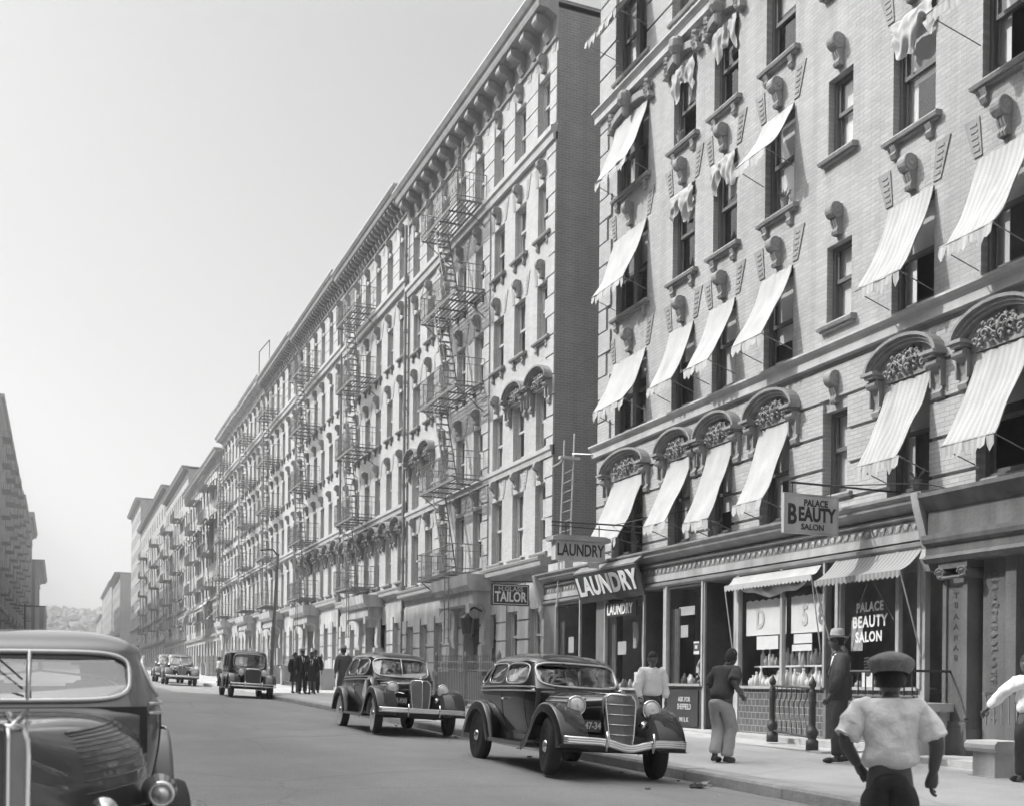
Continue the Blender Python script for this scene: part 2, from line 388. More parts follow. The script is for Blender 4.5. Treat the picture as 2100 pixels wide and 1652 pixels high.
def wall_sheet(m, X, side, y0, y1, z0, z1, ops, depth=.26):
    """sheet in the plane x=X with real openings (ya,yb,za,zb) and their reveals"""
    ys = sorted({y0, y1, *[v for o in ops for v in o[:2] if y0 < v < y1]})
    zs = sorted({z0, z1, *[v for o in ops for v in o[2:4] if z0 < v < z1]})
    for j in range(len(zs)-1):
        run = None
        for i in range(len(ys)-1):
            yc, zc = (ys[i]+ys[i+1])/2, (zs[j]+zs[j+1])/2
            hole = any(o[0] < yc < o[1] and o[2] < zc < o[3] for o in ops)
            if not hole and run is None: run = ys[i]
            if hole and run is not None:
                m.quad((X, run, zs[j]), (X, ys[i], zs[j]), (X, ys[i], zs[j+1]), (X, run, zs[j+1])); run = None
        if run is not None: m.quad((X, run, zs[j]), (X, y1, zs[j]), (X, y1, zs[j+1]), (X, run, zs[j+1]))
    Xi = X+side*depth
    for a, b, c, d in [o[:4] for o in ops]:
        m.quad((X, a, c), (X, a, d), (Xi, a, d), (Xi, a, c)); m.quad((X, b, c), (Xi, b, c), (Xi, b, d), (X, b, d))
        m.quad((X, a, d), (X, b, d), (Xi, b, d), (Xi, a, d)); m.quad((X, a, c), (Xi, a, c), (Xi, b, c), (X, b, c))
    return m
def courses(m, X, side, y0, y1, z0, z1, step, ops, gap=.05, proud=.045):
    n = max(1, round((z1-z0)/step)); st = (z1-z0)/n
    for i in range(n):
        a, b = z0+i*st, z0+(i+1)*st-gap
        iv = [(y0, y1)]
        for o in ops:
            if o[3] > a+.02 and o[2] < b-.02:
                nv = []
                for p, q in iv:
                    if o[1] <= p or o[0] >= q: nv.append((p, q)); continue
                    if o[0] > p: nv.append((p, o[0]))
                    if o[1] < q: nv.append((o[1], q))
                iv = nv
        for p, q in iv:
            if q-p > .03: m.box(X-side*proud, X+.01*side, p, q, a, b)
    return m
def quoins(m, X, side, y, d, z0, z1, h=.56, wide=(.62, .46), proud=.05):
    z = z0; i = 0
    while z < z1-.1:
        w = wide[i % 2]; m.box(X-side*proud, X+.01*side, y, y+d*w, z, min(z+h-.045, z1)); z += h; i += 1
    return m
def console_m(w=.19, h=.56, p=.27):
    """scroll keystone: a fat volute on a narrow fluted stem"""
    m = M(); r = .145; cx, cz = -r*.85, h-r
    m.lathe([(0, -w/2), (r*.35, -w/2-.015), (r*.5, -w/2), (r*.93, -w/2), (r, -w/2+.02), (r*.96, 0), (r, w/2-.02), (r*.93, w/2), (r*.5, w/2), (r*.35, w/2+.015), (0, w/2)], (cx, 0, cz), 'y', 18)
    m.box(cx, .01, -w/2+.02, w/2-.02, cz-.05, h-.02)
    for o, ww in ((-.055, .03), (0, .035), (.055, .03)):
        m.prism([(0, cz), (cx*1.25, cz-.06), (-.15, cz*.55), (-.10, .12), (-.13, .05), (-.11, 0), (0, 0)], o-ww/2*1.3, o+ww/2*1.3)
    m.prism([(0, cz), (cx*.9, cz-.04), (-.11, cz*.5), (-.08, 0), (0, 0)], -.08, .08)
    return m
keymesh = console_m().mesh('keystone', stoneB, False)
keymeshA = console_m(.17, .52).mesh('keystone', stoneB, False)
def plaque_m(w, h=.62, s=1):
    m = M()
    if 1:
        a, b = s*(w/2-.02), s*(w/2+.22)
        m.prism([(a, 0), (a+s*.16, 0), (b+s*.12, h), (a+s*.06, h)][::s], -.02, .01, 'x')
        for q in range(5): z = .08+q*.1; m.box(-.032, -.015, a+s*(.03+z*.16), a+s*(.14+z*.2), z, z+.035)
    return m
def sill_m(w, brackets=True, mt=stoneB):
    m = M(); hw = w/2+.14
    m.prism([(.1, -.085), (-.12, -.085), (-.14, -.035), (-.12, 0), (.1, .02)], -hw, hw); m.box(-.08, 0, -hw+.04, hw-.04, -.12, -.085)
    if brackets:
        for s in (-1, 1): m.prism([(0, -.34), (-.05, -.34), (-.09, -.27), (-.06, -.22), (-.10, -.12), (0, -.12)], s*(hw-.22)-.06, s*(hw-.22)+.06)
    return m.mesh('window_sill', mt)
def arch_hood(w, big=True):
    """segmental pediment: arch, carved relief, two long consoles. Origin = middle of the window head"""
    R = w/2+.19; rise = .30; out = M()
    N = 16
    def pt(a, k, x): return (x, cos(a)*(R+k), .20+sin(a)*(rise+k))
    for (k0, k1, p) in ((0, .05, .19), (.05, .10, .24), (.10, .15, .29)):
        for i in range(N):
            a, b = pi-i*pi/N, pi-(i+1)*pi/N
            q = [pt(a, k0, 0), pt(b, k0, 0), pt(b, k1, 0), pt(a, k1, 0)]; n = len(out.v)
            out.v += q+[(-p, y, z) for (_, y, z) in q]
            out.f += [tuple(n+i for i in f) for f in ((4,5,6,7), (0,4,7,3), (1,2,6,5), (2,3,7,6), (0,1,5,4))]
    for s in (-1, 1): out.box(-.34, 0, s*(R-.14), s*(R+.16), .15, .20).box(-.30, 0, s*(R-.10), s*(R+.10), .10, .15)
    out.box(-.08, 0, -R+.1, R-.1, .0, .10)
    am = out.mesh('arch_hood', stoneB)
    rl = M(); rnd = random.Random(5)
    for i in range(85):
        a = rnd.uniform(0, pi); r = sqrt(rnd.random())*.95
        y, z = cos(a)*R*r*.72, .08+sin(a)*(rise+.10)*r*.95
        q = rnd.uniform(.018, .042); rl.blob((-.05-rnd.random()*.10, y, z), (q*1.2, q, q*rnd.uniform(.7, 1.6)), 6, .9, i*3.1)
    def curl(y0, z0, s, r0, turns=9, th=.018, x=-.16):
        rl.tube([(x, y0+s*r0*(1-t/turns*.8)*cos(t*.8), z0+r0*(1-t/turns*.8)*sin(t*.8)) for t in range(turns)], th, 5)
    for s in (-1, 1):
        curl(s*.10, .30, s, .09); curl(s*.24, .20, -s, .08); curl(s*.06, .14, s, .06); curl(s*R*.62, .12, s, .07)
        rl.tube([(-.13, s*.02, .10), (-.17, s*.12, .24), (-.15, s*.22, .30), (-.10, s*R*.66, .18)], .016, 5)
    rl.blob((-.13, 0, .26), (.05, .05, .09), 8, .4, 2.)
    rl.prism([(R*.82*cos(pi*t/12), .04+(rise+.12)*sin(pi*t/12)) for t in range(13)], -.05, .0, 'x')
    rm = rl.mesh('relief', stoneB, True)
    cm = M(); h = .62; p = .20
    prof = [(0, h), (-p, h), (-p*1.05, h*.9), (-p, h*.78), (-p*.62, h*.66), (-p*.45, h*.4), (-p*.5, h*.25), (-p*.72, h*.16), (-p*.6, h*.04), (0, 0)]
    cm.prism(prof, -.09, .09); cm.box(-p*.8, -.05, -.12, -.09, h*.3, h*.95).box(-p*.8, -.05, .09, .12, h*.3, h*.95)
    cm.lathe([(0, -.11), (.07, -.11), (.07, .11), (0, .11)], (-p*.9, 0, h*.87), 'y', 10)
    km = cm.mesh('console', stoneB)
    return am, rm, km, R
def put_hood(rt_, X, side, yc, zhead, hm):
    am, rm, km, R = hm
    o = place(am, 'arch_hood', rt_, (X, yc, zhead))
    sub(rm, 'relief', o)
    for s in (-1, 1):
        c = sub(km, 'console', o); c.location = (0, s*(R+.02), -.52)
    if side < 0: o.rotation_euler = (0, 0, pi)
def cornice_prof(X, side, z0, z1, p):
    """outline of a sheet-metal cornice from frieze to crown"""
    h = z1-z0
    pr = [(0, 0), (.10, 0), (.12, .06), (.06, .10), (.06, .52), (.12, .56), (.30, .60), (.40, .66), (.78, .68), (.82, .76), (.84, .84), (.92, .88), (1, .97), (1, 1), (0, 1)]
    return [(X-side*a*p, z0+b*h) for a, b in pr]
def shell(m, X, side, y0, y1, z0, z1, depth=10, ends=(True, True)):
    Xb = X+side*depth
    if ends[0]: m.quad((X, y0, z0), (Xb, y0, z0), (Xb, y0, z1), (X, y0, z1))
    if ends[1]: m.quad((X, y1, z0), (X, y1, z1), (Xb, y1, z1), (Xb, y1, z0))
    m.quad((Xb, y0, z0), (Xb, y1, z0), (Xb, y1, z1), (Xb, y0, z1))
    return m
def interior(rt_, X, side, y0, y1, z0, z1, floors):
    m = M(); Xi = X+side*2.2
    m.quad((Xi, y0+.02, z0), (Xi, y1-.02, z0), (Xi, y1-.02, z1), (Xi, y0+.02, z1))
    for z in floors: m.quad((X+side*.3, y0+.02, z), (Xi, y0+.02, z), (Xi, y1-.02, z), (X+side*.3, y1-.02, z))
    return m.build('room_wall', room, rt_)
_lm = {}
def shared(key, fn):
    if key not in _lm: _lm[key] = fn()
    return _lm[key]
# ---------------------------------------------------------------- terraced tenements
def tenement(label, Y0, Y1, ztop, cols, rows, belts, wallm, side=1, X=W, corn=(.95, .7), corm=cornm, brk=1.1, basem=brownst, base_top=4.15,
             keys=True, hoods=(), top_rust=True, fr=framel, sills=True, porch=None, quoin_at=(), gfl=True, lightc=cornlt, parapet=0, sidem=sideA, depth=10, detail=2, q0=0, basecorn=.35):
    zg = gz(X-side*.5, (Y0+Y1)/2)-.3
    r_ = root('tenement_building', (X, (Y0+Y1)/2, zg), label, 'building')
    ops = []
    for (zs_, zh) in rows:
        for (yc, w) in cols: ops.append((yc-w/2, yc+w/2, zs_, zh))
    wall = M(); wall_sheet(wall, X, side, Y0, Y1, base_top, ztop-.02, ops)
    wo_ = wall.build('wall', wallm, r_)
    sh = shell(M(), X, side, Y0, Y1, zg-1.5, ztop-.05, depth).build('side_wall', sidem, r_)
    rf = M().box(X, X+side*depth, Y0, Y1, ztop-.3, ztop-.15).build('roof', roofm, r_)
    interior(r_, X, side, Y0, Y1, zg, ztop-.4, [z-.5 for z, _ in rows])
    # ground floor of dressed stone
    gops = []; gh = base_top-.75
    if gfl:
        for (yc, w) in cols:
            if porch and abs(yc-porch[0]) < porch[1]/2: continue
            gops.append((yc-w/2-.02, yc+w/2+.02, zg+1.55, gh))
        if porch: gops.append((porch[0]-.75, porch[0]+.75, zg+.3, gh))
    g = M(); wall_sheet(g, X-side*.12, side, Y0, Y1, zg-1, base_top, gops, .38)
    if detail > 0: courses(g, X-side*.12, side, Y0, Y1, zg+.5, gh+.30, .58, gops, .05, .05)
    g.build('ground_floor', basem, r_)
    for o in gops:
        if o[1]-o[0] < 1.4: add_window(r_, X-side*.12, side, (o[0]+o[1])/2, o[1]-o[0], o[2], o[3], fr, int(o[0]*7) % 8)
    # belts
    for (z, h, p) in belts:
        M().prism([(X, z), (X-side*p*.6, z), (X-side*p*.7, z+h*.4), (X-side*p, z+h*.55), (X-side*p, z+h*.9), (X, z+h)], Y0, Y1).build('belt_course', beltB if wallm is brickB else stoneA, r_)
    # cornice over the ground floor
    M().prism(cornice_prof(X-side*.05, side, base_top-.12, base_top+.62, basecorn), Y0, Y1).build('base_cornice', stoneA, r_)
    # windows, sills, keystones
    i = 0
    for ri, (zs_, zh) in enumerate(rows):
        for ci, (yc, w) in enumerate(cols):
            i += 1
            add_window(r_, X, side, yc, w, zs_, zh, fr, (i*5+ri*3) % 8, full=detail > 0)
            onbelt = any(abs(zs_-(b[0]+b[1])) < .35 for b in belts)
            if sills and not onbelt:
                o = place(shared(('sill', w, wallm.name), lambda: sill_m(w, True, stoneB)), 'window_sill', r_, (X, yc, zs_))
                if side < 0: o.rotation_euler = (0, 0, pi)
            if (ri, ci) in hoods: put_hood(r_, X, side, yc, zh, shared(('hood', round(w, 2)), lambda: arch_hood(w)))
            elif keys and detail > 0:
                o = place(keymeshA, 'keystone', r_, (X, yc, zh+.10))
                if side < 0: o.rotation_euler = (0, 0, pi)
                if detail > 1:
                    for q in (-1, 1): place(shared(('plq', w, q), lambda: plaque_m(w, .62, q).mesh('lintel_block', stoneA)), 'lintel_block', r_, (X, yc, zh+.04))
    c = M()
    if top_rust: courses(c, X, side, Y0, Y1, rows[-1][0]-.1, rows[-1][1]+.35, .52, [o for o in ops if o[2] > rows[-1][0]-.1], .045, .04)
    if c.v: c.build('rusticated_courses', wallm, r_)
    for y, d in quoin_at: quoins(M(), X, side, y, d, base_top+.65, rows[-1][0]-.3).build('quoin_strip', wallm, r_)
    # cornice
    ch, cp = corn
    co = M().prism(cornice_prof(X, side, ztop-ch, ztop, cp), Y0, Y1).build('cornice', corm, r_)
    M().box(X-side*(cp+.02), X-side*cp*.6, Y0, Y1, ztop+.0, ztop+.05).build('gutter', lightc, r_)
    if brk:
        def bm():
            p = cp*.72; h = ch*.58; b = M()
            b.prism([(0, 0), (-p*.25, 0), (-p*.42, h*.25), (-p*.38, h*.5), (-p*.8, h*.62), (-p, h*.8), (-p*.96, h), (0, h)], -.13 if brk > .8 else -.07, .13 if brk > .8 else .07)
            if brk > .8: b.lathe([(0, -.16), (.13, -.16), (.13, .16), (0, .16)], (-p*.78, 0, h*.78), 'y', 10)
            return b.mesh('cornice_bracket', corm)
        me = shared(('brk', cp, ch, brk, corm.name), bm); n = max(2, int((Y1-Y0)/brk))
        n = min(n, 40)
        for q in range(n):
            o = place(me, 'cornice_bracket', r_, (X, Y0+(q+.5)*(Y1-Y0)/n, ztop-ch*.92))
            if side < 0: o.rotation_euler = (0, 0, pi)
    if parapet: M().box(X-side*.1, X+side*.25, Y0+.4, Y0+parapet, ztop+.02, ztop+.45).build('parapet', corm, r_)
    if porch:
        yc, pw = porch; zt = base_top+.5; p = .85
        po = M()
        po.prism([(X, zt-.5), (X-side*p, zt-.5), (X-side*(p+.1), zt-.35), (X-side*(p+.15), zt), (X, zt)], yc-pw/2-.25, yc+pw/2+.25)
        po.box(X-side*.1, X-side*p*.85, yc-pw/2-.1, yc+pw/2+.1, zt-.9, zt-.5)
        N = 12
        for s in (-1, 1):     # big scroll brackets under the hood
            prof = [(X, zt-2.3), (X-side*.28, zt-2.25), (X-side*.34, zt-1.9), (X-side*.3, zt-1.5)]
            for q in range(9):
                a = radians(200-q*25); prof.append((X-side*(.55-cos(a)*-.28), zt-1.2+sin(a)*-.28*-1))
            prof += [(X-side*.85, zt-.9), (X, zt-.9)]
            po.prism(prof, yc+s*(pw/2-.05)-.16, yc+s*(pw/2-.05)+.16)
        po.box(X-side*.45, X-side*.1, yc-pw/2-.2, yc-pw/2+.12, zg, zt-2.2).box(X-side*.45, X-side*.1, yc+pw/2-.12, yc+pw/2+.2, zg, zt-2.2)
        po.build('porch', basem, r_)
        d = M().box(X+side*.2, X+side*.26, yc-.75, yc+.75, zg+.3, gh); d.box(X+side*.14, X+side*.2, yc-.06, yc+.06, zg+.3, gh-.55).box(X+side*.14, X+side*.2, yc-.75, yc+.75, gh-.6, gh-.5)
        do = d.build('door', wood, r_); sub_ = M().box(X+side*.18, X+side*.19, yc-.6, yc-.15, zg+1.2, gh-.8).box(X+side*.18, X+side*.19, yc+.15, yc+.6, zg+1.2, gh-.8)
        mm = sub_.mesh('door_pane', GLASS); s_ = sub(mm, 'door_pane', do)
        st = M()
        for q in range(4): st.box(X-side*(.2+.32*(q+1)), X-side*.1, yc-pw/2+.2, yc+pw/2-.2, zg-.3, gz(X-2, yc)+.17*(4-q))
        for s in (-1, 1):
            st.box(X-side*2.0, X-side*.1, yc+s*(pw/2-.02)-.17, yc+s*(pw/2-.02)+.17, zg-.3, gz(X-2, yc)+.85)
            st.box(X-side*2.06, X-side*.1, yc+s*(pw/2-.02)-.22, yc+s*(pw/2-.02)+.22, gz(X-2, yc)+.85, gz(X-2, yc)+.97)
        st.build('stoop', stoneA if detail > 1 else basem, r_)
    return r_
def fire_escape(label, yc, L, levels, ztop_, X=W, side=1, top_ladder=True, zlow=None, mt=ironf, fine=True, group='fire escapes on the tenement fronts'):
    r_ = root('fire_escape', (X, yc, levels[0]), label, 'fire escape', group)
    p = 1.05; y0, y1 = yc-L/2, yc+L/2; B = lambda a, b, c, d, e, f, m: m.box(X-side*a, X-side*b, c, d, e, f)
    for li, z in enumerate(levels):
        m = M()
        for k_ in range(8): q = .05+k_*.135; B(q, q+.05, y0, y1 if k_ > 3 or li == 0 else y1, z, z+.02, m)
        for k_ in range(5): yy_ = y0+(y1-y0)*k_/4; B(0, p, yy_-.02, yy_+.02, z-.05, z, m)
        B(p-.03, p, y0, y1, z-.06, z+.03, m)
        for yy_ in (y0+.1, y1-.1): m.tube([(X, yy_, z-.75), (X-side*.35, yy_, z-.5), (X-side*.95, yy_, z-.05)], .02, 4)
        m.build('platform', mt, r_)
        m = M(); zt = z+.9
        def rail(P, Q):
            P, Q = Vector(P), Vector(Q); d = Q-P; n = max(2, int(d.length/(.13 if fine else .26)))
            for h in (.9, .12): m.tube([P+Vector((0, 0, h)), Q+Vector((0, 0, h))], .017, 4)
            if fine: m.tube([P+Vector((0, 0, .68)), Q+Vector((0, 0, .68))], .009, 4)
            for i in range(n+1):
                a = P+d*i/n; m.box(a.x-.007, a.x+.007, a.y-.007, a.y+.007, a.z+.0, a.z+.9)
            if fine:
                for i in range(0, n-1, 2):
                    a = P+d*(i+1)/n
                    t = d.normalized()*.055
                    m.tube([a+t*cos(w_)+Vector((0, 0, .40+.09*sin(w_))) for w_ in [q*pi/3 for q in range(6)]], .006, 3, True)
        rail((X-side*p, y0, z), (X-side*p, y1, z)); rail((X-side*.05, y0, z), (X-side*p, y0, z)); rail((X-side*.05, y1, z), (X-side*p, y1, z))
        m.build('railing', mt, r_)
        if li < len(levels)-1:      # steep stair up to the next platform
            m = M(); z2 = levels[li+1]; a = Vector((X-side*.75, y0+L*.30, z+.02)); b = Vector((X-side*.75, y0+L*.66, z2))
            for s in (-.22, .22):
                o = Vector((s, 0, 0)); m.tube([a+o, b+o], .024, 4); m.tube([a+o+Vector((0, 0, .75)), b+o+Vector((0, 0, .75))], .012, 4)
            n = 11
            for i in range(1, n):
                c = a+(b-a)*i/n; m.box(c.x-.22, c.x+.22, c.y-.07, c.y+.07, c.z-.012, c.z+.012)
            m.build('stair', mt, r_)
    if top_ladder:
        m = M(); xx = X-side*(p-.05); yb = y0+L*.35
        for s in (-.2, .2): m.tube([(X-side*.5, yb+s, levels[-1]), (X-side*.5, yb+s, ztop_-1.2)], .018, 4)
        z = levels[-1]+.3
        while z < ztop_-1.3: m.tube([(X-side*.5, yb-.2, z), (X-side*.5, yb+.2, z)], .012, 4); z += .32
        m.build('roof_ladder', mt, r_)
    if zlow is not None:
        m = M(); yb = y0+.5
        for s in (-.2, .2): m.tube([(X-side*(p+.03), yb+s, zlow), (X-side*(p+.03), yb+s, levels[0]+1.6)], .018, 4)
        z = zlow+.15
        while z < levels[0]+1.5: m.tube([(X-side*(p+.03), yb-.2, z), (X-side*(p+.03), yb+.2, z)], .012, 4); z += .3
        m.build('drop_ladder', mt, r_)
    return r_
# A : the pale tenement behind the laundry, whose dark end wall faces the camera
KY = [28.58, 30.3, 32.0, 33.73, 35.46, 37.17, 38.86, 40.58]
rowsA = [(5.02, 6.98), (7.98, 9.62), (11.05, 12.68), (13.98, 15.51), (16.95, 18.5)]
A_ = tenement('tall pale tenement whose blank dark brick end wall faces the street corner shop', 27.72, 41.6, 20.3, [(y, .86) for y in KY], rowsA,
         [(7.62, .32, .14), (16.35, .42, .20)], brickA, corn=(1.15, .75), corm=cornm, brk=.92, hoods=((1, 0), (1, 1), (1, 6), (1, 7)), quoin_at=((27.72, 1), (32.72, 1), (38.1, -1)),
         porch=(33.75, 3.0), base_top=4.2, detail=2, basecorn=.42)
fire_escape('black iron fire escape on the tall pale tenement nearest the laundry', 34.95, 3.7, [4.85, 7.84, 10.8, 13.8, 16.7], 20.3, zlow=2.6)
M_ = M(); M_.tube([(12.45, 41.62, 19.2), (12.45, 41.62, 4.2), (12.40, 41.62, 1)], .06, 8)
for z in range(2, 19): M_.lathe([(.085, z), (.085, z+.12)], (12.45, 41.62, 0), 'z', 8)
M_.build('downspout', ironf, A_)
# A2 .. A6 : the row running uphill
def rowsn(dz): return [(5.35+dz, 7.3+dz), (8.45+dz, 10.0+dz), (11.4+dz, 12.95+dz), (14.3+dz, 15.9+dz), (17.5+dz, 19.0+dz)]
specs = [
 ('second tenement of the row, with small cornice brackets and a raised parapet end', 41.6, 52.2, .0, 20.75, (46.4, 3.2), 47.9),
 ('third tenement of the row, beside the leaning pole', 52.2, 63.1, .3, 21.0, (58.6, 3.2), 59.0),
 ('fourth tenement of the row, behind the bus-shaped old sedan', 63.1, 74.0, .55, 21.2, (68.4, 3.2), 69.9),
 ('fifth tenement of the row, with a plain heavy cornice', 74.0, 84.6, .8, 21.5, (78.5, 3.2), 79.0),
 ('last tenement of the long row, at the step down in the roofline', 84.6, 95.2, 1.0, 21.6, (90.0, 3.2), 90.5)]
specs[2] = ('fourth tenement of the row, beyond the leaning pole',)+specs[2][1:]
ordn = ['second', 'third', 'fourth', 'fifth', 'last']
for i, (lb, a, b, dz, zt, po, fe) in enumerate(specs):
    n = 6; ys = [a+(b-a)*(q+.5)/n for q in range(n)]
    wm = (brickA, brickA, brickA, brickF, brickF)[i]
    tenement(lb, a, b, zt, [(y, .84) for y in ys], rowsn(dz), [(8.05+dz, .34, .18), (16.85+dz, .42, .22)], wm, corn=(.95, .7), corm=cornm if i < 3 else brownst,
             brk=.45 if i < 3 else 0, hoods=tuple((0, q) for q in range(n)) if i < 2 else (), porch=po, base_top=4.45+dz, detail=2 if i < 1 else 1,
             quoin_at=((a, 1), (b, -1)), parapet=5 if i < 3 else 0, sidem=brownst, top_rust=i < 3)
    fire_escape('iron fire escape on the %s tenement of the row' % ordn[i], fe, 3.3, [5.4+dz, 8.4+dz, 11.4+dz, 14.4+dz, 17.4+dz], zt, zlow=3.2+dz if i < 2 else None, fine=i < 2)
    sp = M().tube([(12.44, b+.0, zt-1.2), (12.44, b+.0, 2)], .055, 6)
    sp.build('downspout', ironf, [o for o in COL.objects if o.name.startswith('tenement_building') and o.parent is None][-1])
# pipe frame on the roof
rfp = root('roof_frame', (12.2, 74, 21.4), 'thin pipe frame standing on the roof of the long row', 'pipe frame')
q = M().tube([(12.0, 73.4, 21.3), (12.0, 73.4, 22.9), (12.0, 69.6, 22.6), (12.0, 69.6, 21.2)], .035, 5); q.build('pipe', ironf, rfp)
# beyond the row
def simple_rows(z0, z1, n): 
    st = (z1-z0)/n; return [(z0+i*st+.75, z0+i*st+2.35) for i in range(n)]
def far_block(label, Y0, Y1, ztop, side, X, wallm, ncol, nrow, cp=.7, ch=1.2, depth=12, sidem=None, zb=None, sills=True):
    zg = gz(X-side*.5, (Y0+Y1)/2)-.3 if zb is None else zb
    cols = [(Y0+(Y1-Y0)*(q+.5)/ncol, 1.0) for q in range(ncol)]
    r_ = root('apartment_block', (X, (Y0+Y1)/2, zg), label, 'building')
    rows = simple_rows(zg+3.6, ztop-ch-.3, nrow)
    ops = [(c-w/2, c+w/2, a, b) for a, b in rows for c, w in cols]
    gops = [(c-.7, c+.7, zg+.9, zg+3) for c, w in cols]
    wall_sheet(M(), X, side, Y0, Y1, zg-1, ztop-.02, ops+gops).build('wall', wallm, r_)
    shell(M(), X, side, Y0, Y1, zg-2, ztop-.03, depth).build('side_wall', sidem or wallm, r_)
    M().box(X, X+side*depth, Y0, Y1, ztop-.3, ztop-.15).build('roof', roofm, r_)
    M().prism(cornice_prof(X, side, ztop-ch, ztop, cp), Y0-.02, Y1+.02).build('cornice', cornm, r_)
    for z in (zg+3.4, zg+6.6): M().box(X-side*.2, X, Y0, Y1, z, z+.25).build('belt_course', stoneB, r_)
    i = 0
    pm = shared(('farpane', side), lambda: M().quad((0, -.5, 0), (0, .5, 0), (0, .5, 1.6), (0, -.5, 1.6)).mesh('window', mat('far_pane', .06, .15, .3, .4, coat=.5)))
    big = len(ops) > 96
    if big:
        m = M()
        for (a, b, c, d) in ops: m.quad((X+side*.2, a, c), (X+side*.2, b, c), (X+side*.2, b, d), (X+side*.2, a, d))
        o = m.build('windows', mat('far_pane', .06, .15, .3, .4, coat=.5), r_); o['kind'] = 'stuff'
    else:
        for (a, b, c, d) in ops: place(pm, 'window', r_, (X+side*.2, (a+b)/2, c))
    for (a, b, c, d) in gops: M().quad((X+side*.2, a, c), (X+side*.2, b, c), (X+side*.2, b, d), (X+side*.2, a, d)).build('shop_window', mat('far_pane', .06, .15, .3, .4, coat=.5), r_)
    return r_, zg, cols, rows
F1, zg1, c1_, r1_ = far_block('pale block just past the long row, under its lower roofline', 95.6, 122, 21.0, 1, W, brickF, 12, 5)
F2, zg2, c2_, r2_ = far_block('pale block with awnings farther up the right side', 122, 148, 24.2, 1, W, brickF, 11, 6)
F3, zg3, c3_, r3_ = far_block('third pale block up the right side, before the tall one', 148, 196, 26.4, 1, W, brickF, 12, 6)
F4, zg4, c4_, r4_ = far_block('tallest distant block on the right, square above its neighbours', 197, 222, 32.2, 1, W, brickF, 8, 8, cp=.9, depth=24)
far_block('distant block on the right past the tallest one', 262, 300, 25.4, 1, W, brickF, 9, 6, cp=1.2, depth=16)
far_block('hazy low block at the far end of the right side', 304, 372, 27.0, 1, W, brickF, 12, 6)
far_block('hazy last block of the right side near the wooded hill', 376, 430, 22.0, 1, W, brickF, 10, 4)
# left side of the street: near part is out of the picture but shades the road
random.seed(11)
LX = -6.5
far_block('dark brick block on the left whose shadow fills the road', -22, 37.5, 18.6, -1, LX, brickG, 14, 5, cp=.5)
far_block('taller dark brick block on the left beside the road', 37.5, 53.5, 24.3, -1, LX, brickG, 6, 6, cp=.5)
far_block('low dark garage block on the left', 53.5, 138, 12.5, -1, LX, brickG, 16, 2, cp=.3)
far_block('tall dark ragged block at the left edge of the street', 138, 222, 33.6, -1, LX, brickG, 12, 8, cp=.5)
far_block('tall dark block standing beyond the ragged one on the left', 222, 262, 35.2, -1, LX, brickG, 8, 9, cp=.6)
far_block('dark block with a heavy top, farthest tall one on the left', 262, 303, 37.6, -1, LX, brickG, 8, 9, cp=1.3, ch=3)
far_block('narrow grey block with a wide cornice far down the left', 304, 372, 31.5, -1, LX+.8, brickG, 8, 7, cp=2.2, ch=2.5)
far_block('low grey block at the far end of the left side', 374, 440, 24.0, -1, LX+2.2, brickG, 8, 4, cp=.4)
# fire escapes / bays breaking up the ragged left profile
for i, (y, z0) in enumerate(((146, 0), (158, 1), (171, 0), (184, 1), (197, 0), (210, 1), (232, 0), (250, 1))):
    r_ = root('fire_escape', (LX, y, 6), '%s iron fire escape from the near end on the tall dark left blocks' % ORD[i], 'fire escape', 'fire escapes on the tall left blocks')
    m = M()
    for k_ in range(8):
        z = 8+k_*3.1+gz(LX, y)-2.5
        m.box(LX, LX+.95, y-2, y+2, z, z+.08).box(LX+.9, LX+.95, y-2, y+2, z+.85, z+.95)
        for q in range(9): m.box(LX+.91, LX+.95, y-2+q*.5, y-1.96+q*.5, z, z+.9)
        for q in range(4): m.box(LX+.2*q, LX+.05+.2*q, y-2, y-1.95, z, z+.9)
    m.build('platform', ironf, r_)
for i, (y, zb_, n, nm) in enumerate(((101, 6.5, 5, 'first pale block, nearer'), (112, 6.8, 5, 'first pale block, farther'), (128, 7.2, 5, 'second pale block, nearer'), (141, 7.4, 5, 'second pale block, farther'), (160, 8, 5, 'third pale block, nearer'), (182, 8.4, 5, 'third pale block, farther'))):
    r_ = root('fire_escape', (W, y, zb_), 'small distant fire escape on the %s' % nm, 'fire escape', 'distant fire escapes on the right')
    m = M(); L_ = 4.2
    for k_ in range(n):
        z = zb_+k_*2.95
        m.box(W-1.1, W, y-L_/2, y+L_/2, z, z+.07).box(W-1.12, W-1.08, y-L_/2, y+L_/2, z+.82, z+.88)
        for q in range(15): yy_ = y-L_/2+L_*q/14; m.box(W-1.12, W-1.08, yy_-.025, yy_+.025, z, z+.85)
        for q in range(5): m.box(W-1.1+.22*q, W-1.06+.22*q, y-L_/2, y-L_/2+.05, z, z+.85)
    m.build('platform', ironf, r_)
    m = M()
    for k_ in range(n-1): z = zb_+k_*2.95; m.tube([(W-.8, y-.8, z), (W-.8, y+.9, z+2.95)], .05, 4).tube([(W-.4, y-.8, z), (W-.4, y+.9, z+2.95)], .05, 4)
    m.build('stair', ironf, r_)
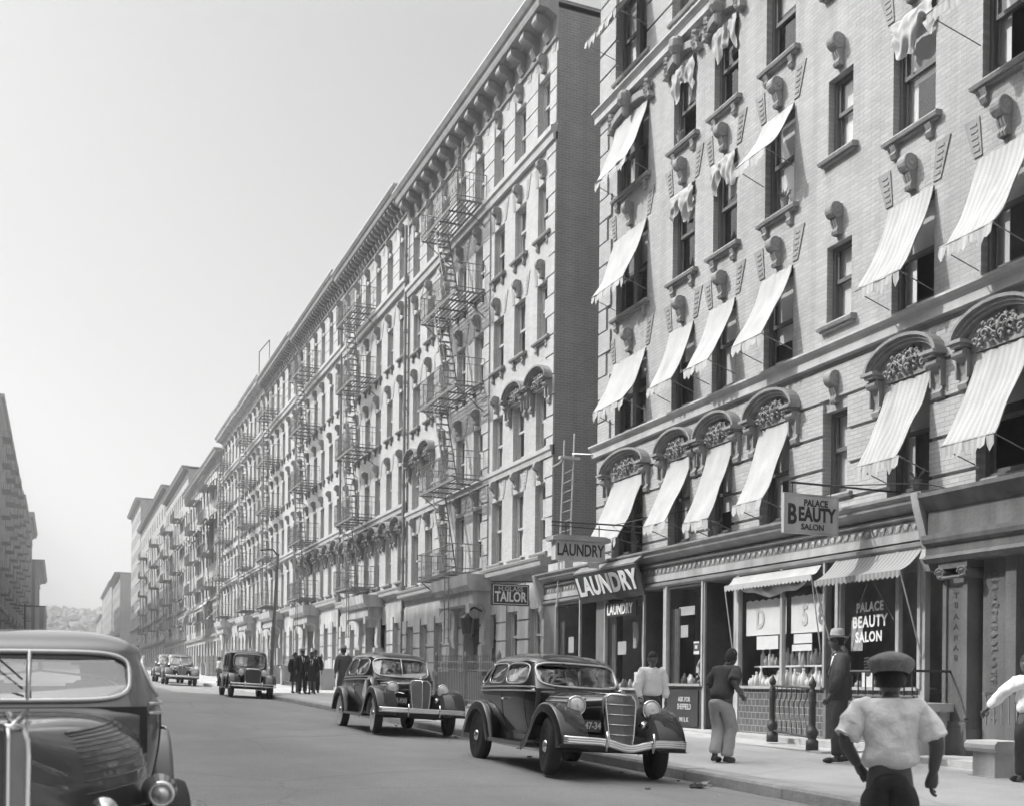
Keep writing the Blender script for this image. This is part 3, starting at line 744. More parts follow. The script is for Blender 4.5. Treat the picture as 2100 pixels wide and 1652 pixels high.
# simple distant awnings and balconies on the far right blocks
def awn_mesh(w, p, drop, m, scal=True, sag=.10, val=.16, key='', sd=0):
    """canvas sheet from the wall (0,0,0) out to (-p, ., -drop); scalloped valance"""
    c = M(); N = 8
    def fn(u, v):
        y = -w/2+w*u; s = v; z = -drop*s**.96-sag*.45*sin(pi*s); x = -.03-p*s**1.2
        k1 = noise.noise(Vector((u*3+sd*7.3, s*2.2, sd))); k2 = noise.noise(Vector((u*9+s*3+sd, s*1.5, sd*2.1)))
        return (x-.05*k1*s-.02*k2, y+.03*(s**2)*(.5-u)+.04*s*sin(sd*3.7), z-.03*sin(pi*u)*s+.05*k1*sin(pi*s)+.02*k2+.04*s*(u-.5)*sin(sd*5.1))
    c.grid(fn, 18, 12); n0 = len(c.v)
    c2 = M(); c2.grid(lambda u, v: tuple(Vector(fn(u, v))+Vector((.012, 0, -.018))), 18, 12); c.merge(c2)
    v_ = M(); K = max(5, int(w/.14))
    for i in range(K):
        a = -w/2+w*i/K; b = a+w/K; z0 = -drop-.02; x = -.035-p
        j = .02*sin(i*2.1+sd); jz = .02*sin(i*1.3+sd)
        v_.v += [(x, a, z0+.03), (x, b, z0+.03), (x-.01+j, b, z0-val*.6+jz), (x-.02+j, (a+b)/2, z0-val*(1+.25*sin(i*2.7+sd))+jz), (x-.01+j, a, z0-val*.6)]
        n = len(v_.v)-5; v_.f.append((n, n+1, n+2, n+3, n+4))
    return c.mesh('canvas', m, True), v_.mesh('valance', m, False)
_aw = {}
def awning(label, X, yc, z, w, p, drop, m=canvas, val=.17, arms=True, sag=.08, group='canvas awnings over the windows', tilt=0):
    r_ = root('awning', (X, yc, z), label, 'awning', group)
    sd = (round(yc*1.7+z*3.1) % 97) if X < W-.01 and yc < 30 else 0
    key = (round(w, 2), round(p, 2), round(drop, 2), m.name, val, sag, sd)
    if key not in _aw: _aw[key] = awn_mesh(w, p, drop, m, sag=sag, val=val, sd=sd)
    a, b = _aw[key]
    sub(a, 'canvas', r_); sub(b, 'valance', r_)
    if arms:
        for s in (-1, 1):
            t = M().tube([(0, s*w*.5, -drop*.98-.25), (-.03-p, s*w*.5, -drop-.01)], .011, 4); sub(t.mesh('arm', ironf), 'arm', r_)
        t = M().tube([(-.03-p, -w*.52, -drop-.01), (-.03-p, w*.52, -drop-.01)], .012, 4); sub(t.mesh('front_bar', ironf), 'front_bar', r_)
    if tilt: r_.rotation_euler = (tilt, 0, 0)
    return r_
k_ = 0
for (cols, rows, zg_, nm, yr) in ((c1_, r1_, zg1, 'block past the long row', (0, 12)), (c2_, r2_, zg2, 'second pale block', (0, 11)), (c3_, r3_, zg3, 'third pale block', (0, 12))):
    for ri, (a, b) in enumerate(rows):
        for ci, (yc, w) in enumerate(cols):
            if (ci*7+ri*5+ci*ri) % 5 == 0 and ri < 5:
                awning('small %s-floor awning, %s column, %s' % (ORD[ri+1], ORD[ci] if ci < 10 else ('eleventh', 'twelfth')[ci-10], nm), W, yc, b+.05, 1.2, .9, 1.1, canvasp, arms=False, group='small awnings on the far blocks')
awning('very large sagging awning on the far pale block, lower part', W-.1, 104, 8.6, 6, 2.2, 1.6, canvasp, arms=False, group='large awnings on the far blocks')
awning('very large dark awning on the far pale block, upper part', W-.1, 103, 15.2, 5, 1.8, 1.8, canvasd, arms=False, group='large awnings on the far blocks')
# ---------------------------------------------------------------- B : the near building with the awnings
Bz0, Bz1 = 3.95, 20.2
colsB = [(23.36, 1.55), (20.97, .93), (19.35, .88), (17.49, .92), (15.72, .66), (13.92, .95), (12.02, .95), (10.1, .66), (8.2, .95)]
B_ = root('apartment_building', (W, 15.7, .2), 'near buff brick apartment house with awnings and arched stone window hoods', 'building')
SM = (4, 7)                                   # narrow bathroom columns
rowsB = [(4.42, 6.28), (7.42, 9.17), (10.28, 12.2), (13.22, 14.98), (16.1, 18.05)]
rowsS = [(4.68, 6.18), (7.72, 9.12), (10.68, 12.08), (13.65, 14.95), (16.4, 17.9)]
opsB = []
for ci, (yc, w) in enumerate(colsB):
    for (a, b) in (rowsS if ci in SM else rowsB): opsB.append((yc-w/2, yc+w/2, a, b))
wall_sheet(M(), W, 1, 6.4, 24.98, Bz0-.8, Bz1, opsB, .28).build('wall', brickB, B_)
wall_sheet(M(), W, 1, 6.4, 12.3, -1, Bz0-.8, [(8.6, 10.9, .4, 2.85)], .28).build('entrance_wall', brownst, B_)
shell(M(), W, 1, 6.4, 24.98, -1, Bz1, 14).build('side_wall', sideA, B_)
M().box(W, W+14, 6.4, 24.98, Bz1-.3, Bz1-.2).build('roof', roofm, B_)
interior(B_, W, 1, 6.4, 24.98, 3.9, Bz1-.4, [z-.4 for z, _ in rowsB])
c = M()
op2 = [(o[0], o[1], o[2], o[3]) for o in opsB]
courses(c, W, 1, 6.4, 24.98, 4.02, 6.98, .595, op2, .06, .06)
courses(c, W, 1, 6.4, 24.98, 15.95, 19.0, .6, op2, .065, .075)
c.build('rusticated_courses', rustB, B_)
c = M(); quoins(c, W, 1, 24.98, -1, 7.36, 15.45, .56, (.62, .40), .05); c.build('quoin_strip', rustB, B_)
for z in (7.03, 15.48): 
    M().prism([(W, z), (W-.15, z), (W-.15, z+.15), (W-.16, z+.155), (W-.18, z+.20), (W-.25, z+.24), (W-.25, z+.28), (W, z+.37)], 6.4, 25.12).build('belt_course', beltB, B_)
M().prism(cornice_prof(W, 1, 19.0, Bz1, .9), 6.4, 25.1).build('cornice', cornm, B_)
hoodS = {}
for ci, (yc, w) in enumerate(colsB):
    rows = rowsS if ci in SM else rowsB
    for ri, (a, b) in enumerate(rows):
        add_window(B_, W, 1, yc, w, a, b, framed, (ci*3+ri*5) % 8 if ci not in SM else 3)
        if ri not in (0, 1) or ci in SM:
            if not (ri == 4): place(shared(('sillB', w, ci in SM), lambda: sill_m(w, ci not in SM or ri > 1, stoneB if ri != 1 else beltB)), 'window_sill', B_, (W, yc, a))
            else: place(shared(('sillB', w, ci in SM), lambda: sill_m(w, True, stoneB)), 'window_sill', B_, (W, yc, a))
        if ri == 0 and ci not in SM: put_hood(B_, W, 1, yc, b, shared(('hood', round(w, 2)), lambda: arch_hood(w)))
        elif ri in (1, 2) or ci in SM:
            place(keymesh, 'keystone', B_, (W, yc, b+.10))
            if ci not in SM:
                for q in (-1, 1): place(shared(('plqB', w, q), lambda: plaque_m(w, .6, q).mesh('lintel_block', stoneB)), 'lintel_block', B_, (W, yc, b+.05))
        elif ri == 3:
            def cap():
                m = M(); N = 10; R = w/2+.12
                for i in range(N):
                    p, q = pi-i*pi/N, pi-(i+1)*pi/N
                    for (k0, k1, x) in ((0, .16, -.16),):
                        P = [(cos(t)*(R+kk), sin(t)*(.22+kk)) for t, kk in ((p, k0), (q, k0), (q, k1), (p, k1))]; n = len(m.v)
                        m.v += [(0, y, z) for y, z in P]+[(x, y, z) for y, z in P]
                        m.f += [tuple(n+t for t in f) for f in ((4,5,6,7), (0,4,7,3), (1,2,6,5), (2,3,7,6), (0,1,5,4))]
                rn = random.Random(9)
                for s in (-1, 1):
                    for i in range(9): m.blob((-.12, s*(R+.02-.05*rn.random()), .05+.045*i), (.09, .09, .07), 6, .6, i)
                m.blob((-.22, 0, .40), (.2, .16, .22), 10, .2); m.blob((-.2, 0, .15), (.12, .08, .2), 8, .2)
                return m.mesh('window_cap', stoneB)
            place(shared(('cap', w), cap), 'window_cap', B_, (W, yc, b-.08))
# awnings of the near building  (column, floor) -> projection and drop
names = ['wide end column', 'second column', 'third column', 'fourth column', 'narrow fifth column', 'sixth column', 'seventh column', 'eighth column', 'ninth column']
fl = ['second', 'third', 'fourth', 'fifth', 'sixth']
AW = {(0, 0): (.72, 1.55, canvasp), (0, 1): (.55, 1.22, canvasp), (0, 2): (.60, 1.45, canvasp), (0, 3): (.55, 1.45, canvasp), (0, 4): (.85, 1.15, canvas),
      (1, 0): (.62, 1.45, canvasp), (1, 1): (.55, 1.30, canvasp), (2, 0): (.60, 1.60, canvasp), (2, 1): (.62, 1.32, canvasp),
      (3, 0): (.62, 1.50, canvasp), (3, 1): (.66, 1.35, canvasp), (3, 2): (.62, .95, canvasp), (3, 4): (1.2, 1.5, canvas),
      (5, 0): (.62, 1.38, canvas), (5, 1): (.66, 1.42, canvas), (6, 0): (.66, 1.42, canvas), (6, 1): (.72, 1.42, canvas), (6, 2): (1.0, 1.1, canvas)}
for (ci, ri), (p, d, m) in AW.items():
    yc, w = colsB[ci]; z = rowsB[ri][1]
    kindn = 'striped' if m is canvas else 'plain white'
    awning('%s awning let down over the %s-floor window of the %s' % (kindn, fl[ri], names[ci]), W-.02, yc, z-.02, w+.04, p, d, m, val=.20, sag=.10 if ri else .04)
# rolled or torn awnings still hanging in their window heads
for (ci, ri) in ((1, 2), (2, 2), (1, 3), (2, 3), (5, 2)):
    yc, w = colsB[ci]; z = rowsB[ri][1]; m = M(); rn = random.Random(ci*10+ri)
    def fn(u, v):
        y = -w/2+w*u+.03*sin(v*9+ci); fo = sin(u*31+ci*2+2.5*sin(v*4)); return (-.03-.06*sin(pi*v**.7)-.018*fo*(.4+v)-.05*noise.noise(Vector((u*4, v*4, ci+ri))), y, -.02-v*(.55+.16*sin(u*8+ri*2+ci)+.08*sin(u*17)))
    m.grid(fn, 40, 18)
    o = m.build('awning', canvasd if (ci+ri) % 2 else canvasp, None, True); o.location = (W, yc, z)
    tag(o, 'torn crumpled awning bunched in the %s-floor window head of the %s' % (fl[ri], names[ci]), 'awning', 'torn awnings in the window heads')
# clutter on sills
for i, (ci, ri, dy) in enumerate(((5, 0, -.2), (1, 3, .1), (3, 2, -.25), (2, 0, .1), (0, 0, -.4))):
    yc, w = colsB[ci]; z = rowsB[ri][0]
    r_ = root('flower_pot', (W-.06, yc+dy, z+.03), 'small pot standing on the %s-floor sill of the %s' % (fl[ri], names[ci]), 'pot', 'pots on the window sills')
    m = M().lathe([(.05, 0), (.08, .14), (.09, .16), (.06, .16)], (0, 0, 0), 'z', 10); sub(m.mesh('pot', stoneB), 'pot', r_)
    m = M(); rn = random.Random(i)
    for q in range(14):
        a = rn.random()*6.28; m.tube([(0, 0, .14), (.08*cos(a), .08*sin(a), .25), (.13*cos(a), .13*sin(a), .2+.15*rn.random())], [.006, .012, .003], 4)
    sub(m.mesh('leaves', leaf), 'leaves', r_)
# ---------------------------------------------------------------- shop front, one storey, projecting
SX = 11.72; SY0, SY1 = 12.62, 26.35; gS = .30
S_ = root('corner_shop', (SX, 19.5, .2), 'long dark one-storey shop front with a heavy metal cornice along the sidewalk', 'shop front')
# cornice: stepped mouldings, frieze with relief, pale fascia, bead
def cprof(X): return [(X+.75, 3.36), (X-.02, 3.36), (X-.06, 3.40), (X-.06, 3.45), (X+.03, 3.48), (X+.03, 3.60), (X+.03, 3.82), (X-.03, 3.84), (X-.03, 3.88), (X+.02, 3.91), (X-.10, 3.98), (X-.18, 4.02), (X-.18, 4.07), (X-.24, 4.12), (X-.24, 4.16), (X+.0, 4.20), (X+.88, 4.34)]
M().prism(cprof(SX), SY0-.15, SY1+.15).build('cornice', shopm, S_)
M().box(SX-.012, SX+.03, SY0-.1, SY1, 3.50, 3.63).build('fascia', shopl, S_)
m = M(); y = SY0+.1; i = 0
while y < SY1-.1:
    m.blob((SX+.03, y, 3.72), (.014, .05, .045), 6, .8, i); m.tube([(SX+.025, y+.04, 3.66), (SX+.02, y+.09, 3.78), (SX+.025, y+.14, 3.66)], .009, 4); y += .17; i += 1
m.build('frieze_relief', shopl, S_)
m = M()     # end brackets
for y in (SY1+.02, SY0-.12): m.prism([(SX+.3, 3.0), (SX-.02, 3.02), (SX-.10, 3.2), (SX-.05, 3.34), (SX-.16, 3.7), (SX-.24, 3.95), (SX-.28, 4.14), (SX+.3, 4.14)], y, y+.14)
m.build('end_bracket', shopl, S_)
# base step and floor
M().box(SX-.50, SX+.95, SY0-.1, SY1, -.3, .455).build('step', pave, S_)
m = M(); m.quad((13.9, 12.3, .46), (13.9, SY1, .46), (13.9, SY1, 3.9), (13.9, 12.3, 3.9)); m.quad((SX+.05, 12.3, 3.37), (13.9, 12.3, 3.37), (13.9, SY1, 3.37), (SX+.05, SY1, 3.37))
m.quad((SX+.9, 12.3, .46), (13.9, 12.3, .46), (13.9, SY1, .46), (SX+.9, SY1, .46)); m.quad((SX, SY1, 0), (13.9, SY1, 0), (13.9, SY1, 4.1), (SX, SY1, 4.1))
for yy_ in (20.55, 22.9, 18.1): m.quad((SX+.5, yy_, .46), (13.9, yy_, .46), (13.9, yy_, 3.4), (SX+.5, yy_, 3.4))
m.build('interior', mat('shop_interior', .34, .9, .35, 1.2), S_)
P = lambda a, b, z0, z1, mt, name, x0=0, x1=.10: M().box(SX+x0, SX+x1, a, b, z0, z1).build(name, mt, S_)
for (a, b, mt) in ((26.02, 26.35, shopg), (25.58, 26.02, shopg), (22.86, 23.3, shopg), (20.06, 20.18, shopl), (17.42, 17.56, shopl), (14.86, 14.93, shopg), (14.52, 14.62, shopl), (12.62, 12.74, shopl), (18.58, 18.66, shopl)):
    P(a, b, .45, 3.37, mt, 'pier')
for (y, w_) in ((25.56, .04), (24.15, .05), (22.82, .045), (20.98, .05), (20.03, .05), (18.64, .05), (17.40, .06), (16.06, .06), (14.90, .05), (14.58, .07), (13.17, .07), (12.72, .06)):
    P(y-w_/2, y+w_/2, 1.3, 3.37, shopl, 'mullion', -.03, .05)
def bay(a, b, z0, z1, zt=3.30, lab=None, bulk=shopd, x=0.03):
    P(a, b, .455, z0, bulk, 'bulkhead', .0, .14)
    P(a, b, z0, z0+.05, shopl, 'window_ledge', -.06, .35)
    P(a, b, zt, 3.37, shopd, 'transom_bar', .0, .06)
    o = M().quad((SX+x, a, z0+.05), (SX+x, b, z0+.05), (SX+x, b, zt), (SX+x, a, zt)).build('shop_window', SHOPGLASS, S_)
    if lab: o['label'] = lab
    M().box(SX+.1, SX+.8, a, b, z0-.05, z0+.02).build('display_floor', shopg, S_)
    return o
bay(24.17, 25.55, 1.15, 3.3); bay(21.0, 22.8, 1.2, 3.0); bay(18.66, 20.01, 1.30, 3.0)
tilem = mat('glazed_tile', .13, .25, .15, 4, brick=('Y', .13, .12, 2.2), coat=.3)
bay(14.93, 17.38, 1.27, 3.3, bulk=tilem); bay(13.2, 14.52, 1.27, 3.3, bulk=tilem); bay(12.74, 13.14, 1.27, 3.3, bulk=tilem)
for (a, b) in ((23.32, 24.12), (20.2, 20.96), (17.6, 18.56)):
    m = M().box(SX+.75, SX+.80, a, b, .46, 3.3)
    m.box(SX+.70, SX+.75, a+.02, a+.12, .46, 3.2).box(SX+.70, SX+.75, b-.12, b-.02, .46, 3.2).box(SX+.70, SX+.75, a+.12, b-.12, 1.2, 1.32).box(SX+.70, SX+.75, a+.12, b-.12, 2.5, 2.6)
    m.build('recessed_door', shopd, S_)
for (a, b) in ((23.32, 24.12), (20.2, 20.96), (17.6, 18.56)):
    for yy_ in (a, b): M().box(SX+.02, SX+.75, yy_-.02, yy_+.02, .46, 3.34).build('recess_wall', shopd, S_)
# white blobs of plaster ledge on the shed roof
M().box(SX+.05, SX+.7, 25.2, 26.2, 4.22, 4.42).box(SX+.1, SX+.6, 24.0, 24.8, 4.22, 4.34).build('roof_ledge', stoneA, S_)
# ---------------------------------------------------------------- things in the shop windows
random.seed(21)
i = 0
def lathe_thing(prof, loc, m, label, cat, group, name, n=10):
    o = M().lathe(prof, (0, 0, 0), 'z', n).build(name, m, None, True); o.location = loc; return tag(o, label, cat, group)
for q in range(58):
    y = 15.05+2.2*q/57+random.uniform(-.03, .03); x = SX+random.uniform(.2, .62); h = random.uniform(.12, .30); r = random.uniform(.035, .075)
    tall = q % 5
    z = 1.29 if q % 3 else 1.29
    pr = [(r, 0), (r, h*.6), (r*.4, h*.75), (r*.4, h)] if q % 2 else [(r*.9, 0), (r, h*.5), (r*.95, h*.8), (r*.6, h*.82)]
    lathe_thing(pr, (x, y, z), (paper, paper, shadel, shadem)[q % 4], 'white bottle or jar crowded in the bright shop window under the paper banner', 'jar', 'bottles and jars in the bright shop window', 'bottle' if q % 2 else 'jar')
for q, (y, h, r) in enumerate(((16.35, .78, .16), (15.9, .5, .13), (15.25, .72, .20), (16.85, .62, .09))):
    lathe_thing([(r, 0), (r*1.05, h*.3), (r*.8, h*.34), (r*.85, h*.62), (r*.6, h*.66), (r*.6, h*.9), (r*.3, h)], (SX+.62, y, 1.29), (paper, shadel)[q % 2],
        'tall white %s pile of goods from the left in the bright shop window' % ['second', 'third', 'rightmost', 'leftmost'][q], 'display', 'tall piles of goods in the bright shop window', 'goods_stack', 12)
# banner and cards
bn = root('paper_banner', (SX+.06, 16.1, 2.25), 'wide white paper banner hung across the bright shop window', 'banner')
m = M(); N = 34
for k_ in range(N):
    a = 14.99+(17.3-14.99)*k_/N; b = 14.99+(17.3-14.99)*(k_+1)/N; ta = 2.86+.035*abs(sin(a*16)); tb = 2.86+.035*abs(sin(b*16))
    if 15.96 < (a+b)/2 < 16.1: continue
    m.quad((SX+.10, a, 2.24), (SX+.10, b, 2.24), (SX+.10, b, tb), (SX+.10, a, ta))
m.build('sheet', paper, bn)
faint = mat('faint_lettering', .64, .8, .1, 5)
for t, y, mt_ in (('D', 16.85, faint), ('5', 15.55, faint), ('8', 15.10, mat('grey_lettering', .25, .8, .1, 5))):
    text_on(t, .48, mt_, (SX+.09, y, 2.52), (0, -1, 0), (0, 0, 1), bn, .012, .003, .75)
for lb, a, b, z0, z1 in (('left', 16.30, 16.95, 1.98, 2.22), ('upper right', 15.35, 15.85, 2.06, 2.22), ('lower right', 15.35, 15.9, 1.93, 2.04)):
    tag(M().box(SX+.09, SX+.095, a, b, z0, z1).build('price_card', paper), '%s blank white card hung below the paper banner' % lb, 'card', 'white cards below the banner')
def awn_store(label, y0, y1, z0, z1, p, m):
    r_ = root('shop_awning', (SX, (y0+y1)/2, z0), label, 'awning', 'shop awnings')
    c = M(); c.grid(lambda u, v: (SX-.02-p*v, y0+(y1-y0)*u, z0-(z0-z1)*v-.05*sin(pi*v)), 24, 5).build('canvas', m, r_, True)
    c = M(); K = int((y1-y0)/.1)
    for i in range(K):
        a = y0+(y1-y0)*i/K; b = y0+(y1-y0)*(i+1)/K; x = SX-.02-p
        c.v += [(x, a, z1+.01), (x, b, z1+.01), (x, b, z1-.07), (x, (a+b)/2, z1-.11), (x, a, z1-.07)]; n = len(c.v)-5; c.f.append((n, n+1, n+2, n+3, n+4))
    c.build('valance', m, r_)
    for y in (y0, y1): M().tube([(SX-.02, y, z1-1.25), (SX-.02-p, y, z1)], .012, 5).build('arm', shopl, r_)
    return r_
sa = awn_store('short white scalloped shop awning sagging above the bright window', 14.98, 17.55, 3.34, 3.17, .20, canvasp)
c = M()
c.grid(lambda u, v: (SX-.05-.06*sin(pi*v)-.02*sin(u*30+v*5), 15.3+1.9*u, 3.14-.02*v-.20*v*sin(pi*u)**.6-.03*sin(u*14)), 24, 6).build('sagging_cloth', canvasd, sa, True)
awn_store('grey sloping shop awning over the beauty salon window', 12.66, 14.62, 3.36, 3.02, .42, mat('grey_check_canvas', .30, .9, .05, 3, stripes=('Y', .09, .7)))
# lettering on the panes (painted signs)
ps = root('window_lettering', (SX, 13.85, 2.3), 'painted words PALACE BEAUTY SALON on the dark salon window', 'lettering')
for t, y, z, s_ in (('PALACE', 13.83, 2.57, .20), ('BEAUTY', 13.83, 2.34, .25), ('SALON', 13.85, 2.10, .22)):
    text_on(t, s_, letterw, (SX+.015, y, z), (0, -1, .02), (0, 0, 1), ps, .008, .002, .82, spacing=1.1)
tr = M(); 
for a, b in (((14.25, 2.25), (13.9, 2.95)), ((13.75, 2.95), (13.3, 2.35)), ((14.25, 2.2), (14.5, 1.95))): tr.tube([(SX+.02, a[0], a[1]), (SX+.02, b[0], b[1])], .006, 4)
tr.build('painted_line', shopl, ps)
pc = root('poster', (SX+.1, 14.0, 1.5), 'small poster of a striped cap above a white shirt in the salon window', 'poster')
M().box(SX+.12, SX+.13, 13.85, 14.12, 1.32, 1.55).build('white_collar', paper, pc); 
m = M()
for k_ in range(4): m.blob((SX+.11, 13.99, 1.62+k_*.05), (.02, .09, .022), 8)
m.build('striped_cap', letterd, pc)
M().blob((SX+.12, 13.98, 1.56), (.02, .08, .08), 8).build('face', skin_, pc)
lw = root('window_sign', (SX, 21.9, 3.1), 'white LAUNDRY lettering on a dark board above the laundry window', 'sign')
M().box(SX-.01, SX+.02, 21.35, 22.85, 2.86, 3.18).build('board', signd, lw)
text_on('LAUNDRY', .32, letterw, (SX-.02, 22.1, 3.01), (0, -1, 0), (0, 0, 1), lw, .010, .004, .80, spacing=1.05)
fs = root('fascia_sign', (SX-.2, 22.3, 3.8), 'large tilted dark LAUNDRY board with white letters on the shop cornice', 'sign')
M().prism([(SX-.15, 3.24), (SX-.38, 3.90), (SX-.34, 3.92), (SX-.11, 3.26)], 20.7, 23.8).build('board', signd, fs)
M().prism([(SX-.39, 3.90), (SX-.40, 3.94), (SX-.05, 4.20), (SX-.05, 4.16)], 20.75, 23.75).build('top_moulding', shopm, fs)
text_on('LAUNDRY', .60, letterw, (SX-.29, 22.25, 3.58), (0, -1, 0), Vector((-.22, 0, .60)).normalized(), fs, .022, .006, 1.02, spacing=1.04)
ml = root('milk_sign', (SX-.03, 19.3, .8), 'dark board lettered ASK FOR SHEFFIELD MILK below the shop window', 'sign')
M().box(SX-.03, SX-.005, 18.75, 19.95, .50, 1.22).build('board', signd, ml)
greyl = mat('pale_lettering', .45, .7, .1, 6)
for t, z, s_, f_ in (('ASK FOR', 1.03, .13, .9), ('SHEFFIELD', .88, .16, .72), ('MILK', .62, .12, 1.1)): text_on(t, s_, greyl, (SX-.04, 19.25, z), (0, -1, 0), (0, 0, 1), ml, .004, .002, f_, spacing=1.3 if t == 'MILK' else 1.)
# displays in the two darker windows
tag(M().box(SX+.08, SX+.085, 18.86, 19.10, 1.93, 2.20).build('notice', mat('dark_notice', .12, .8)), 'small printed notice hung inside the middle shop window', 'notice')
nt_ = [o for o in COL.objects if o.name == 'notice'][0]
for z, h in ((1.94, .06), (2.16, .035), (2.05, .07)): M().box(SX+.07, SX+.075, 18.88 if h < .07 else 18.95, 19.08 if h < .07 else 19.03, z, z+h).build('white_strip', paper, nt_)
wr = root('display_arch', (SX+.35, 19.0, 1.35), 'pale scalloped arch with papers standing inside the middle shop window', 'display')
pts = [(SX+.35, 18.72, 1.35)]+[(SX+.35, 19.05-.33*cos(radians(180*t/12)), 1.62+.26*sin(radians(180*t/12))) for t in range(13)]+[(SX+.35, 19.38, 1.35)]
m = M()
for a, b in zip(pts, pts[1:]):
    for t in range(2):
        c_ = Vector(a).lerp(Vector(b), t/2); m.blob(tuple(c_), (.03, .035, .04), 6)
m.build('scalloped_edge', shadem, wr)
m = M(); rn = random.Random(2)
for q in range(9): y = 18.85+rn.random()*.4; z = 1.36+rn.random()*.22; m.box(SX+.3+q*.01, SX+.303+q*.01, y, y+.12, z, z+.12)
m.build('papers', shadem, wr)
dl = root('hanging_clothes', (SX+.5, 21.8, 2), 'pale washed clothes hanging inside the laundry window', 'clothes')
for k_, (y, h, w_) in enumerate(((21.75, 1.25, .26), (21.35, .9, .2), (22.2, .6, .16))):
    M().grid(lambda u, v: (SX+.45+.04*sin(u*12+v*3), y-w_/2*(1-.3*abs(v-.5))+w_*(1-.3*abs(v-.5))*u, 2.75-h*v), 10, 8).build('garment', (shadem, mat('grey_cloth', .22, .9), shadel)[k_], dl, True)
for k_, (y, z) in enumerate(((21.5, 1.3), (21.15, 1.25))):
    tag(M().box(SX+.2, SX+.23, y, y+.28, z, z+.30).build('show_card', paper), '%s white card leaning at the foot of the laundry window' % ('left', 'right')[k_], 'card', 'white cards in the laundry window')
# ---------------------------------------------------------------- portal at the right edge
PT = root('entrance_portal', (11.6, 10.4, .2), 'weathered stone entrance portal with a scroll capital at the right edge', 'portal')
m = M().prism([(12.6, 3.10), (11.55, 3.10), (11.50, 3.16), (11.56, 3.22), (11.56, 3.34), (11.50, 3.38), (11.48, 3.44), (11.48, 3.5), (11.6, 3.52), (11.6, 3.86), (11.54, 3.90), (11.46, 3.98), (11.40, 4.04), (11.40, 4.10), (12.6, 4.2)], 8.0, 12.45)
m.build('entablature', portm, PT)
def pilaster(y0, y1, carved, X0=11.66):
    o = M().box(X0, W, y0, y1, .3, 2.92).build('pilaster', portm, PT)
    s = M(); s.box(X0-.03, X0, y0, y0+.07, .9, 2.9).box(X0-.03, X0, y1-.07, y1, .9, 2.9).box(X0-.08, W, y0-.05, y1+.05, -.2, .75).box(X0-.05, W, y0-.02, y1+.02, .75, .85)
    sub_o = s.build('pilaster_edge', portm, o)
    cp = M()
    cp.box(X0-.08, W, y0-.04, y1+.04, 3.0, 3.1)
    for yy_ in (y0+.02, y1-.02):
        sp_ = [(X0-.10, yy_+.085*(1-t/16)*cos(t*.75), 2.93+.085*(1-t/16)*sin(t*.75)) for t in range(15)]; cp.tube(sp_, .03, 6)
        cp.lathe([(.0, -.05), (.085, -.05), (.085, .3), (.0, .3)], (X0-.05, yy_, 2.93), 'x', 12)
    cp.tube([(X0-.1, y0+.05, 2.87), (X0-.1, y1-.05, 2.87)], .025, 6)
    cp.build('capital', portm, PT)
    return o
p1_ = pilaster(11.72, 12.18, True); p1_['label'] = 'pilaster with a column of incised letters'
for t, z in zip(['T', '8', 'A', 'A', 'R', 'A', '8'], [2.62, 2.48, 2.32, 2.18, 2.02, 1.88, 1.74]):
    text_on(t, .115, mat('incised_lettering', .05, .9), (11.655, 11.95, z), (0, -1, 0), (0, 0, 1), p1_, .0, .002, 1.3)
M().box(11.74, W, 10.98, 11.16, .3, 3.1).build('door_jamb', portm, PT)
m = M()
for z in range(20): m.blob((11.80, 11.4, .9+z*.105), (.02, .06, .045), 6, .9, z)
m.box(11.80, W, 11.22, 11.6, .3, 3.1); m.build('carved_jamb', portm, PT)
M().box(11.95, W, 11.16, 11.72, .3, 3.1).build('jamb', portm, PT)
pilaster(8.1, 8.5, False)
d = M().box(12.86, 12.92, 8.5, 10.98, .3, 3.1); d.box(12.8, 12.86, 9.7, 9.78, .4, 2.8).box(12.8, 12.86, 8.6, 10.9, 2.35, 2.45).build('door', wood, PT)
m = M()
m.box(10.75, 12.6, 8.4, 11.9, -.4, .38).box(10.45, 12.6, 8.4, 12.0, -.4, .245)
m.build('doorstep', pave, PT)
# block wall with railing right of the salon
bw_ = root('stone_area_wall', (11.4, 12.4, .2), 'low weathered stone block wall beside the portal, with an iron rail on top', 'wall')
M().box(11.0, 11.7, 12.05, 12.75, -.2, .98).build('block', brownst, bw_); M().box(10.94, 11.7, 11.98, 12.8, .98, 1.10).build('coping', stoneA, bw_)
m = M()
for z in (1.18, 1.55): m.tube([(11.0, 12.05, z), (11.0, 13.4, z)], .022, 6)
m.tube([(11.0, 12.05, 1.55), (11.65, 12.05, 1.55)], .02, 6)
for k_ in range(9): m.box(10.992, 11.008, 12.07+k_*.16, 12.085+k_*.16, 1.1, 1.55)
m.build('rail', iron, bw_)
ped = root('stone_pedestal', (10.9, 10.75, .2), 'square stone newel pedestal with a thick cap, on the entrance step', 'pedestal')
M().box(10.27, 10.62, 9.90, 10.24, -.2, .56).build('shaft', brownst, ped); M().box(10.23, 10.66, 9.86, 10.28, -.2, .27).build('plinth', brownst, ped)
M().prism([(10.24, .56), (10.20, .60), (10.20, .65), (10.24, .69), (10.65, .69), (10.69, .65), (10.69, .60), (10.65, .56)], 9.83, 10.31).build('cap', stoneA, ped)
hr = root('hand_railing', (11.0, 9.8, .9), 'iron handrail with upright bars behind the stone pedestal', 'railing')
m = M().tube([(10.9, 10.7, 1.25), (12.4, 10.75, 1.30)], .025, 6)
for k_ in range(11): m.box(10.95+k_*.13, 10.965+k_*.13, 10.70, 10.715, .85, 1.27)
m.build('rail', ironf, hr)
